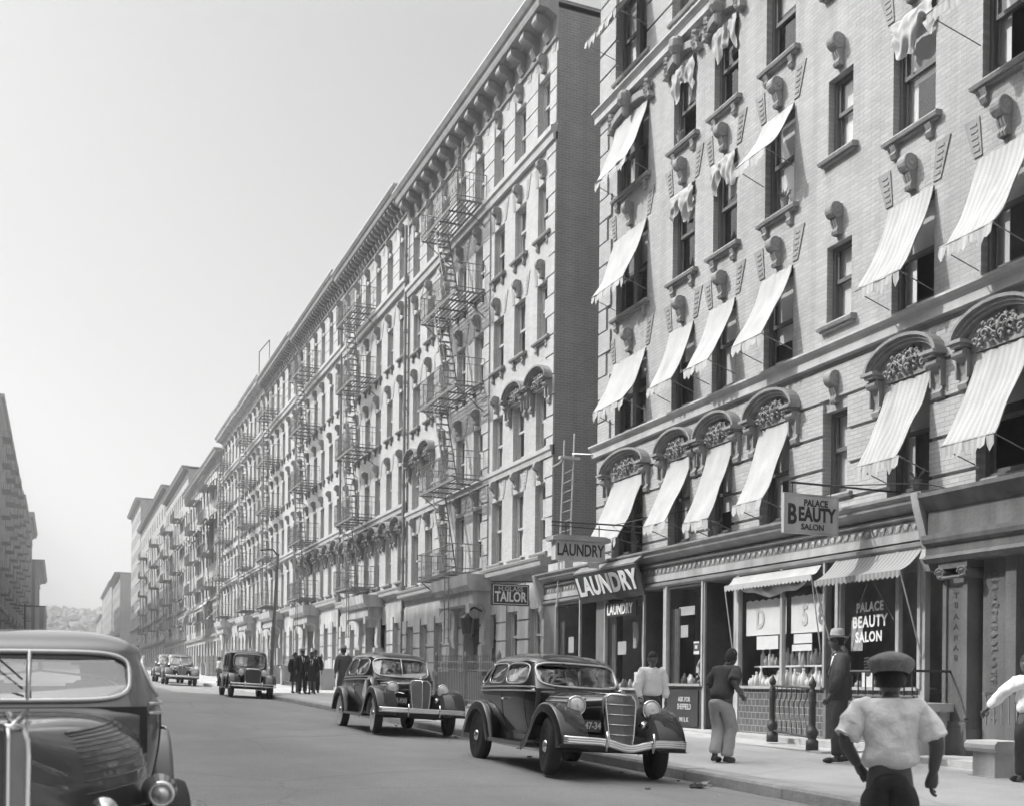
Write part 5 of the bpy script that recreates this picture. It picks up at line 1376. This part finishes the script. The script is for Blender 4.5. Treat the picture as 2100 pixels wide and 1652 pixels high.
    # wheels
    def wheel(x, y, s, st=0):
        wo_ = bpy.data.objects.new('wheel', shared(('tyre', R, detail > 1), lambda: M().lathe([(R-.12, -.05), (R-.06, -.085), (R-.015, -.07), (R, -.035), (R, .035), (R-.015, .07), (R-.06, .085), (R-.12, .05)], (0, 0, 0), 'x', 36 if detail > 1 else 20).mesh('tyre', tyre, True)))
        COL.objects.link(wo_); wo_.parent = r_; wo_.location = (x, y, R-.005); wo_.rotation_euler = (0, 0, st)
        def rim():
            m = M().lathe([(0, .055), (.07, .055), (.085, .035), (.10, .02), (.17, .015), (R-.13, .04), (R-.11, .055), (R-.11, -.05), (0, -.05)], (0, 0, 0), 'x', 28)
            for q in range(10): a = 2*pi*q/10; m.tube([(.03, .1*cos(a), .1*sin(a)), (.045, (R-.13)*cos(a), (R-.13)*sin(a))], .012, 4)
            return m.mesh('rim', cargrey if not whitewall else metl, True)
        o = sub(shared(('rim', R, whitewall), rim), 'rim', wo_); o.scale = (s, 1, 1)
        o = sub(shared('cap', lambda: M().lathe([(.085, .045), (.08, .075), (.05, .095), (0, .10)], (0, 0, 0), 'x', 18).mesh('hub_cap', chrome, True)), 'hub_cap', wo_); o.scale = (s, 1, 1)
        if whitewall:
            o = sub(shared(('ww', R), lambda: M().lathe([(R-.12, .052), (R-.06, .089), (R-.035, .083), (R-.035, .07), (R-.12, .04)], (0, 0, 0), 'x', 36).mesh('whitewall', white_t, True)), 'whitewall', wo_); o.scale = (s, 1, 1)
    for s in (-1, 1): wheel(s*track/2, yf, s, steer); wheel(s*track/2, yr, s)
    m = M().box(-.6, .6, yf-.04, yf+.04, .30, .38).box(-.5, .5, yf-.3, yr+.3, .36, .44).box(-.40, .40, gy+.02, cowl+.1, .34, .52); m.tube([(-.65, yr, .36), (.65, yr, .36)], .05, 8)
    mk(m, 'chassis', inter)
    # headlamps
    hz = .86 if not old else .92; hy = yf-.22 if not old else yf-.30; hx = .50 if not old else .42; hr_ = .115
    if lamp: hx, hy, hz, hr_ = lamp
    for s in (-1, 1):
        m = M().lathe([(0, .28), (.04, .24), (.085, .12), (hr_, 0), (hr_+.008, -.01), (hr_, -.03)], (s*hx, hy, hz), 'y', 24); m.tube([(s*hx, hy+.08, hz-.08), (s*(hx-.03), hy+.1, hz-.22)], .022, 6)
        o = mk(m, 'headlight', paint if detail > 1 and not whitewall else chrome, True)
        sub(M().lathe([(hr_-.004, -.028), (hr_-.03, -.045), (.03, -.058), (0, -.06)], (s*hx, hy, hz), 'y', 24).mesh('lens', lens, True), 'lens', o)
        sub(M().lathe([(hr_+.010, -.005), (hr_+.012, -.03), (hr_-.004, -.036), (hr_-.006, -.03)], (s*hx, hy, hz), 'y', 24).mesh('headlight_rim', chrome, True), 'headlight_rim', o)
    if old or grille == 'tall': mk(M().tube([(-hx, hy+.06, hz-.06), (0, hy+.02, hz-.13), (hx, hy+.06, hz-.06)], .014, 6), 'lamp_bar', chrome, True)
    # horns
    for s in ((1,) if detail > 1 else ()): mk(M().lathe([(.012, .16), (.02, .08), (.055, 0), (.06, -.01)], (s*.36, gy+.02, .66), 'y', 14), 'horn', chrome, True)
    # bumper
    by_ = yf-.72; bz = .46; bw2 = hwid-.03
    def bump(zo):
        pts = []
        for i in range(25):
            x = -bw2+2*bw2*i/24; dip = -.07*math.exp(-(x/.22)**2) if bumper == 'v' else 0; bend = .10*(abs(x)/bw2)**3
            pts.append((x, by_+bend-(.03 if abs(x) < .3 and bumper == 'v' else 0), bz+dip+zo))
        return pts
    m = M()
    for zo in ((-.026, 0, .026) if bumper != 'double' else (-.055, -.035, .035, .055)): m.tube(bump(zo), .024 if bumper != 'double' else .016, 6, flat=1)
    bo = mk(m, 'bumper', chrome, True)
    m = M()
    for s in (-1, 1): m.tube([(s*.30, by_-.03, bz-.11), (s*.30, by_-.05, bz), (s*.30, by_-.035, bz+.12)], [.014, .022, .016], 6); m.box(s*.29, s*.32, by_+.02, gy+.2, bz-.03, bz+.0)
    sub(m.mesh('bumper_guard', chrome, True), 'bumper_guard', bo)
    if plate:
        pb = M().box(-.56, -.24, yf-.40, yf-.39, .56, .70); o = mk(pb, 'license_plate', signd)
        me = text_mesh(plate, .115, mat('plate_lettering', .5, .6), .003, .002, .78)
        me.transform(Matrix(((1, 0, 0, -.40), (0, 0, -1, yf-.404), (0, 1, 0, .63), (0, 0, 0, 1)))); sub(me, 'lettering', o)
    if sidemount:
        for s in (-1,):
            m = M().lathe([(0, -.09), (R-.05, -.09), (R, -.05), (R+.01, .0), (R, .06), (R-.06, .10), (0, .11)], (s*(xo-.13), yf+.52, .70), 'x', 30); mk(m, 'spare_wheel_cover', paint, True)
    return r_
def gzc(x, y): return gz(x, y)
CT = radians(2.9)
car('black sedan with slatted shield grille and dented fender parked nearest the laundry', (6.32, 13.6, gz(6.34, 13.5)-.005), radians(-3.4), width=1.64, plate='1R 47-34', tilt=CT, bumper='v', steer=radians(-10), fpaint=carpaint)
car('black sedan with whitewall tyres and straight bumper parked second at the kerb', (6.30, 21.7, gz(6.32, 21.6)), radians(-1.5), wb=2.95, plate='732-930', tilt=CT, whitewall=True, bumper='straight', grille='tall', sidemount=True, split=True, high=1.62, steer=radians(-6))
car('older boxy sedan with upright windshield parked by the leaning pole', (6.62, 43.0, gz(6.6, 43)), radians(-1), wb=2.75, old=1, detail=1, paint=carpaint2, tilt=CT, bumper='double', grille='dark', hoodlouvre='v', high=1.80, width=1.70)
car('dark sedan with a pale windshield parked farther up the street', (5.95, 61.5, gz(6.0, 61.5)), radians(-1), wb=2.8, detail=1, paint=cargrey, tilt=CT, bumper='straight', grille='tall', high=1.68, split=True)
car('dark sedan mostly hidden, last in the row of parked cars', (6.0, 68.5, gz(6.0, 68.5)), radians(-1), wb=2.8, detail=1, paint=cargrey, tilt=CT, high=1.7)
near = car('dusty grey sedan driving close by at the left, bright windshield frame, cut off', (-.135, 7.15, gz(-.2, 6)), radians(-1), wb=2.5, paint=cargrey, tilt=radians(-.5), high=1.53, split=True, width=1.74, hood_front=1.02, track=1.4, prow=True,
    lamp=(.62, -1.75, .68, .05), wsw=.53, grille='tall', ffz=.42)
near.name = 'driving_car'
# ================================================================ PEOPLE
def skinned(name, nodes, edges, mt, parent=None, lvl=2, wr=0., seed=0):
    """nodes {key: (pos, radius or (rx, ry))}; one continuous tapered surface"""
    keys = list(nodes); me = bpy.data.meshes.new(name)
    me.from_pydata([tuple(nodes[k][0]) for k in keys], [(keys.index(a), keys.index(b)) for a, b in edges], [])
    o = bpy.data.objects.new(name, me); COL.objects.link(o)
    sk = o.modifiers.new('skin', 'SKIN'); sk.use_smooth_shade = True; sk.branch_smoothing = .6
    for i, k in enumerate(keys):
        r = nodes[k][1]; r = r if isinstance(r, tuple) else (r, r)
        me.skin_vertices[0].data[i].radius = r; me.skin_vertices[0].data[i].use_root = (i == 0)
    ss = o.modifiers.new('sub', 'SUBSURF'); ss.levels = lvl; ss.render_levels = lvl
    bpy.context.view_layer.update(); dg = bpy.context.evaluated_depsgraph_get()
    nm = bpy.data.meshes.new_from_object(o.evaluated_get(dg)); bpy.data.objects.remove(o)
    if wr:
        for v in nm.vertices:
            p = v.co; k_ = .9-2.2*abs(noise.noise(Vector((p.x*7+seed, p.y*7, p.z*4.5+p.x*3))))+.5*noise.noise(Vector((p.x*20, p.y*20, p.z*9+seed)))
            v.co = p+v.normal*k_*wr
    nm.materials.clear(); nm.materials.append(mt); nm.name = name; nm.shade_smooth()
    return nm
def join_mesh(me, m, mt=None):
    """append helper geometry m (class M) to mesh me"""
    import bmesh
    b = bmesh.new(); b.from_mesh(me); vs = [b.verts.new(v) for v in m.v]; b.verts.index_update()
    for f in m.f:
        try: q = b.faces.new([vs[i] for i in f]); q.smooth = True
        except ValueError: pass
    b.to_mesh(me); b.free(); return me
def person(label, loc, rz, J, shirt, pants, hat=None, skinm=skin_, jacket=None, tie=False, coll=False, shorts=False, scale=1., skirt=None, hairm=hair, sleeve='long', lvl=2, hands=True, group=None, shoes=None, look=0., hatm=None, undershirt=None):
    """J: joints in the person's own frame, facing +y, x to the right, z up (metres)"""
    r_ = root('person', loc, label, 'person', group); r_.rotation_euler = (0, 0, rz); r_.scale = (scale,)*3
    V = {k_: Vector(v) for k_, v in J.items()}
    hd = V['head']; nk = V['neck']
    N = {'pelvis': (V['pelvis'], (.13, .10)), 'waist': (V['pelvis'].lerp(V['chest'], .45), (.12, .09)), 'chest': (V['chest'], (.15, .105)), 'nb': (V['chest'].lerp(nk, .75), (.09, .075)), 'neck': (nk, .052), 'chin': (nk.lerp(hd, .45), .056)}
    E = [('pelvis', 'waist'), ('waist', 'chest'), ('chest', 'nb'), ('nb', 'neck'), ('neck', 'chin')]
    for s in 'lr':
        N['sh'+s] = (V['sh'+s], .062); N['el'+s] = (V['el'+s], .049); N['wr'+s] = (V['wr'+s], (.034, .031)); N['hip'+s] = (V['hip'+s], .088); N['kn'+s] = (V['kn'+s], .056); N['an'+s] = (V['an'+s], .038)
        to = V['to'+s]; N['he'+s] = (V['an'+s]+Vector((0, 0, -.05)), .036); N['to'+s] = (to, (.036, .022))
        E += [('nb', 'sh'+s), ('sh'+s, 'el'+s), ('el'+s, 'wr'+s), ('pelvis', 'hip'+s), ('hip'+s, 'kn'+s), ('kn'+s, 'an'+s), ('an'+s, 'he'+s), ('he'+s, 'to'+s)]
    me = skinned('body', N, E, skinm, None, lvl)
    h = M()
    fwd = Vector((sin(look), cos(look), 0)); sd_ = Vector((fwd.y, -fwd.x, 0))
    def headpt(a, b):        # a around, b up
        d = Vector((cos(a)*cos(b), sin(a)*cos(b), sin(b))); fy = d.y
        x = d.x*.076; y = d.y*.098; z = d.z*.118
        if z < 0: x *= 1-.28*(-z/.118)**1.3; y = y*(1-.18*(-z/.118)) + .012*(-z/.118)
        if fy > .3 and -.25 < d.z < .45 and abs(d.x) > .22 and abs(d.x) < .55: y -= .010*max(0, 1-abs(d.z-.12)/.2)
        if fy > .8 and abs(d.x) < .22 and -.30 < d.z < .10: y += .022*(1-abs(d.x)/.22)*(1-abs(d.z+.15)/.22 if abs(d.z+.15) < .22 else 0)
        if fy > .7 and abs(d.x) < .35 and -.62 < d.z < -.42: y += .008
        return hd+sd_*x+fwd*y+Vector((0, 0, z))
    h.grid(lambda u, v: headpt(2*pi*u, -pi/2+pi*v), 32, 24, cu=True)
    for s in (-1, 1): 
        c = hd+sd_*s*.077+Vector((0, 0, -.005)); h.blob(tuple(c), (.012, .022, .032), 8)
        c = hd+sd_*s*.03+fwd*.088+Vector((0, 0, .018)); h.blob(tuple(c), (.012, .006, .007), 8)
    if hands:
        for s in 'lr':
            w_ = V['wr'+s]; d = (w_-V['el'+s]).normalized(); hd_ = Vector(J.get('hd'+s, d)).normalized(); sx_ = (1 if s == 'r' else -1)
            acr = hd_.cross(Vector((sx_, 0, 0)))
            if acr.length < .2: acr = hd_.cross(Vector((0, 0, 1)))
            acr.normalize(); pn = hd_.cross(acr).normalized()
            h.tube([w_-hd_*.02, w_+hd_*.03, w_+hd_*.07, w_+hd_*.095], [.026, .036, .040, .034], 10, flat=.55)
            for k_, (ln, o_) in enumerate(((.070, -.030), (.080, -.010), (.075, .010), (.058, .028))):
                b = w_+hd_*.085+acr*o_; cur = pn*(.016*(-sx_ if abs(hd_.z) > .5 else 1)); h.tube([b, b+hd_*ln*.45+cur*.3, b+hd_*ln*.72+cur*1.2, b+hd_*ln*.84+cur*2.2], [.011, .0105, .0095, .007], 6)
            b = w_+hd_*.03+acr*-.034; h.tube([b, b+hd_*.03-acr*.022, b+hd_*.06-acr*.026], [.012, .011, .008], 6)
    join_mesh(me, h)
    bo = sub(me, 'body', r_)
    g = lambda k_, t, k2: V[k_].lerp(V[k2], t)
    # hair
    if hairm is not None and hat is None:
        m = M(); m.grid(lambda u, v: hd+sd_*(cos(2*pi*u)*.083*cos(pi/2*v))+fwd*(sin(2*pi*u)*.104*cos(pi/2*v)-.008)+Vector((0, 0, (.035 if sin(2*pi*u) > .2 else -.035)*(1-v)+.127*sin(pi/2*v))), 24, 8, cu=True); sub(m.mesh('hair', hairm, True), 'hair', r_)
    elif hairm is not None:
        m = M(); m.grid(lambda u, v: hd+sd_*(cos(pi+pi*u)*.081)+fwd*(sin(pi+pi*u)*.103)+Vector((0, 0, -.05+.11*v)), 16, 4); sub(m.mesh('hair', hairm, True), 'hair', r_)
    # trousers
    if not skirt:
        N = {'p': (V['pelvis']+Vector((0, 0, .06)), (.165, .125)), 'c': (V['pelvis']+Vector((0, 0, -.04)), (.165, .13))}; E = [('p', 'c')]
        for s in 'lr':
            N['h'+s] = (V['hip'+s]+Vector((0, 0, -.06)), (.115, .12)); N['k'+s] = (V['kn'+s], (.088, .092)); E += [('c', 'h'+s), ('h'+s, 'k'+s)]
            if not shorts: N['a'+s] = (V['an'+s]+Vector((0, 0, .04)), (.075, .085)); N['b'+s] = (V['an'+s]+Vector((0, 0, -.005)), (.078, .09)); E += [('k'+s, 'a'+s), ('a'+s, 'b'+s)]
        sub(skinned('trousers', N, E, pants, None, lvl, .012, len(label)), 'trousers', r_)
    else:
        m = M(); P0 = V['pelvis']; zt, zb_ = P0.z+.12, skirt
        m.grid(lambda u, v: (P0.x+cos(2*pi*u)*(.15+.06*v+.012*sin(u*40)*v), P0.y+sin(2*pi*u)*(.12+.06*v), zt+(zb_-zt)*v), 28, 8, cu=True); sub(m.mesh('skirt', pants, True), 'skirt', r_)
    # upper garment
    top = jacket or shirt; k_ = 1.12 if jacket else 1.
    lowz = V['pelvis'].z-(.20 if jacket else .02)
    N = {'b': (Vector((V['pelvis'].x, V['pelvis'].y, lowz)), (.185*k_, .145*k_)), 'w': (g('pelvis', .4, 'chest'), (.165*k_, .13*k_)), 'c': (V['chest'], (.19*k_, .14*k_)), 'n': (g('chest', .72, 'neck'), (.115*k_, .095*k_)), 't': (g('chest', .95, 'neck'), (.07, .065))}
    E = [('b', 'w'), ('w', 'c'), ('c', 'n'), ('n', 't')]
    for s in 'lr':
        N['s'+s] = (V['sh'+s], (.085*k_, .085*k_)); E += [('n', 's'+s)]
        if sleeve == 'long': N['e'+s] = (V['el'+s], .064*k_); N['w'+s] = (g('el'+s, .93, 'wr'+s), .048*k_); E += [('s'+s, 'e'+s), ('e'+s, 'w'+s)]
        elif sleeve == 'short': N['m'+s] = (g('sh'+s, .45, 'el'+s), .076*k_); N['e'+s] = (g('sh'+s, .84, 'el'+s), .084*k_); N['f'+s] = (g('sh'+s, .88, 'el'+s), .086*k_); E += [('s'+s, 'm'+s), ('m'+s, 'e'+s), ('e'+s, 'f'+s)]
    tm = skinned('jacket' if jacket else 'shirt', N, E, top, None, lvl, .020, 3+len(label)); sub(tm, 'jacket' if jacket else 'shirt', r_)
    if jacket:
        m = M(); c = V['chest']; t = nk
        f_ = .165
        for s in (-1, 1): m.quad((c.x+s*.012, c.y+f_, c.z-.10), (c.x+s*.03, c.y+f_, c.z-.04), (t.x+s*.075, t.y+.085, t.z-.035), (t.x+s*.02, t.y+.10, t.z-.045))
        sub(m.mesh('shirt_front', undershirt or paper), 'shirt_front', r_)
        m = M().tube([(t.x, t.y+.105, t.z-.05), (c.x, c.y+f_+.008, c.z-.02), (c.x, c.y+f_+.004, c.z-.12)], [.016, .022, .012], 5); sub(m.mesh('necktie', letterd), 'necktie', r_)
    if coll or jacket:
        m = M(); t = nk; m.grid(lambda u, v: (t.x+cos(2*pi*u)*(.066+.012*(1-v)), t.y+sin(2*pi*u)*(.064+.012*(1-v)), t.z-.045+.045*v+.01*cos(2*pi*u+pi/2)), 20, 3, cu=True)
        if coll == 2:
            for s in (-1, 1): m.v += [(t.x+s*.012, t.y+.075, t.z-.02), (t.x+s*.085, t.y+.05, t.z-.02), (t.x+s*.07, t.y+.11, t.z-.10)]; n = len(m.v)-3; m.f.append((n, n+1, n+2))
        sub(m.mesh('collar', shirt if not jacket else paper, True), 'collar', r_)
    # shoes
    for s in 'lr':
        a = V['an'+s]; t = V['to'+s]; d = (t-a); d.z = 0; d.normalize(); m = M(); zb_ = min(a.z-.085, t.z-.03)
        m.tube([a+Vector((0, 0, .01)), Vector((a.x, a.y, zb_+.05))-d*.02, Vector((a.x, a.y, zb_+.035))+d*.09, Vector((t.x, t.y, t.z if t.z < .1 else t.z))+Vector((0, 0, .005)), t+d*.045], [.045, .050, .046, .042, .018], 10, flat=.9)
        sub(m.mesh('shoe', shoes or letterd, True), 'shoe', r_)
    if hat == 'fedora':
        m = M(); c = hd+Vector((0, -.01, .055)); m.lathe([(.142, -.004), (.148, .003), (.10, .008), (.096, .06), (.084, .115), (.06, .128), (.0, .105)], tuple(c), 'z', 26)
        m.v = [(x, y+(0 if z-c.z > .02 else 0), z+(.018*((x-c.x)/.148)**2*(1 if z-c.z < .015 else 0))-(.10*(y-c.y)*.25)) for x, y, z in m.v]; o = sub(m.mesh('hat', hatm or shadem, True), 'hat', r_)
        m = M().lathe([(.099, .012), (.101, .014), (.097, .042), (.095, .042)], tuple(c), 'z', 26); sub(m.mesh('hat_band', letterd, True), 'hat_band', o)
    if hat == 'cap':
        c = hd+Vector((0, -.01, .05)); m = M()
        m.grid(lambda u, v: (c.x+cos(2*pi*u)*(.100+.062*sin(pi*min(v*1.6, 1)*.5))*cos(pi/2*v)**.6*(1+.02*cos(u*16*pi)), c.y-.015+sin(2*pi*u)*(.115+.06*sin(pi*min(v*1.6, 1)*.5))*cos(pi/2*v)**.6, c.z-.02+.118*sin(pi/2*v)+.02*sin(2*pi*u)*-1), 32, 12, cu=True)
        m.lathe([(.016, .10), (.010, .108), (0, .110)], tuple(c), 'z', 10)
        m.tube([(c.x-.07, c.y+.09, c.z-.005), (c.x-.03, c.y+.15, c.z-.012), (c.x+.03, c.y+.15, c.z-.012), (c.x+.07, c.y+.09, c.z-.005)], .012, 6)
        sub(m.mesh('cap', hatm or shopg, True), 'cap', r_)
    return r_
def pose(h=1.72, **kw):
    k_ = h/1.72
    J = dict(head=(0, .02, 1.60), neck=(0, 0, 1.45), chest=(0, 0, 1.24), pelvis=(0, 0, .95),
             shl=(-.18, 0, 1.40), shr=(.18, 0, 1.40), ell=(-.25, -.02, 1.12), elr=(.25, -.02, 1.12), wrl=(-.25, .06, .87), wrr=(.25, .06, .87),
             hipl=(-.09, 0, .90), hipr=(.09, 0, .90), knl=(-.10, .02, .49), knr=(.10, .02, .49), anl=(-.10, 0, .10), anr=(.10, 0, .10), tol=(-.12, .14, .035), tor=(.12, .14, .035))
    J.update(kw); return {a: tuple(c*k_ for c in b) for a, b in J.items()}
suit = mat('dark_suit', .045, .9, .15, 14, .3, 60); suit2 = mat('charcoal_suit', .03, .9, .15, 14, .2, 60); greysuit = mat('grey_suit', .09, .9, .15, 14, .2, 60)
whites = mat('white_shirt', .80, .9, .05, 8, .9, 11); polo = mat('dark_polo', .05, .9, .15, 14, .2, 60); slacks = mat('pale_slacks', .34, .9, .1, 10, .3, 40); darkp = mat('dark_trousers', .035, .9, .15, 10, .3, 50)
capm = mat('tweed_cap', .20, .95, .2, 30, .4, 70); hatf = mat('pale_felt_hat', .33, .9, .1, 10)
# man in the pale hat, standing, turned towards the right-hand far side
person('man in dark suit and pale felt hat standing sideways on the sidewalk', (9.78, 12.1, gz(9.78, 12.1)), radians(62), pose(1.76, head=(0, .05, 1.60), neck=(0, .01, 1.45),
    ell=(-.27, .05, 1.13), wrl=(-.26, .18, .90), elr=(.27, -.10, 1.15), wrr=(.26, .04, .92), knl=(-.11, .05, .49), anr=(.13, -.10, .10), tor=(.16, .03, .035), anl=(-.10, .05, .10), tol=(-.12, .19, .035)),
    whites, suit, hat='fedora', jacket=suit, hatm=hatf, look=.1)
# boy walking bent forward in a dark polo
person('boy in dark short-sleeved shirt and pale rolled trousers walking on the sidewalk', (8.35, 12.75, gz(8.3, 12.7)), radians(-62), pose(1.58, head=(.02, .20, 1.56), neck=(0, .12, 1.43), chest=(0, .04, 1.22), pelvis=(0, -.06, .93),
    shl=(-.17, .08, 1.38), shr=(.17, .08, 1.38), elr=(.24, -.12, 1.18), wrr=(.22, .12, 1.02), ell=(-.22, .02, 1.10), wrl=(-.20, .26, 1.0), hipl=(-.09, -.06, .88), hipr=(.09, -.06, .88),
    knr=(.09, .08, .50), anr=(.08, -.02, .10), tor=(.10, .13, .035), knl=(-.08, .03, .50), anl=(-.06, -.12, .14), tol=(-.07, .02, .04)), polo, slacks, sleeve='short', shoes=shopd)
# boy in the white shirt behind the front car
person('boy in loose white shirt standing behind the front car by the shop', (8.72, 15.35, gz(8.7, 15.3)), radians(172), pose(1.50, elr=(.26, .0, 1.12), wrr=(.25, .06, .88), ell=(-.26, .0, 1.12), wrl=(-.25, .06, .88)), whites, darkp, coll=2, hairm=hair)
# near figure seen from behind
person('boy in tweed cap and white shirt seen from behind, nearest the camera', (4.60, 5.23, gz(4.6, 5.2)), radians(-38), pose(1.375, ell=(-.33, -.03, 1.13), elr=(.33, -.03, 1.13), wrl=(-.22, .17, .94), wrr=(.31, .08, .90), shl=(-.205, 0, 1.385), shr=(.205, 0, 1.385)), whites, darkp, hat='cap', hatm=capm, coll=1, sleeve='short', lvl=3)
# white-sleeved arm at the right edge
person('boy in white shirt reaching down to the rail at the right picture edge', (10.27, 9.4, gz(10.35, 9.3)), 0, pose(1.45, shl=(-.18, .0, 1.38), ell=(-.26, .21, 1.20), wrl=(-.30, .42, 1.0)), whites, darkp, hat=None)
# group and the man farther along the sidewalk
for i, (x, y, hgt, rz, lb, kw) in enumerate((
    (8.72, 44.0, 1.62, 200, 'woman in dark coat at the left of the far group of four', dict(skirt=.45)),
    (8.80, 42.9, 1.78, 185, 'tall man in dark suit and pale hat in the far group of four', dict(hat='fedora')),
    (9.12, 42.6, 1.64, 160, 'woman in dark dress holding a paper in the far group of four', dict(skirt=.5)),
    (9.55, 44.0, 1.74, 170, 'dark-suited man at the right of the far group of four', dict()))):
    person(lb, (x, y, gz(x, y)), radians(rz), pose(hgt), whites, suit2, jacket=suit2, lvl=1, group=None, hands=True, **kw)
person('man in grey suit and flat straw hat walking away beside the second car', (8.42, 34.6, gz(8.4, 34.6)), radians(8), pose(1.76, anr=(.1, -.16, .14), tor=(.11, -.04, .05), knl=(-.10, .10, .5), anl=(-.1, .12, .10), tol=(-.11, .26, .035)), whites, greysuit, jacket=greysuit, hat='fedora', hatm=hatf, lvl=1)
person('child in pale top walking on the sidewalk near the distant cars', (8.5, 64.5, gz(8.5, 64.5)), radians(120), pose(1.45), shadem, darkp, lvl=1)
person('woman in dark coat on the distant sidewalk beside the boxy sedan', (9.3, 66.5, gz(9.3, 66.5)), radians(190), pose(1.62), whites, suit2, jacket=suit2, skirt=.45, lvl=1)
# ================================================================ HAZE
hz_ = M().box(-700, 700, -120, 1300, -4.5, 90).build('haze', None if False else mat('haze_tmp', .5), None); hz_['kind'] = 'stuff'
hm = bpy.data.materials.new('haze'); hm.use_nodes = True; nt = hm.node_tree; nt.nodes.clear()
vo = nt.nodes.new('ShaderNodeVolumePrincipled'); vo.inputs['Color'].default_value = (.95, .95, .95, 1); vo.inputs['Density'].default_value = .0013; vo.inputs['Anisotropy'].default_value = .2
mo_ = nt.nodes.new('ShaderNodeOutputMaterial'); nt.links.new(vo.outputs[0], mo_.inputs['Volume'])
hz_.data.materials.clear(); hz_.data.materials.append(hm)
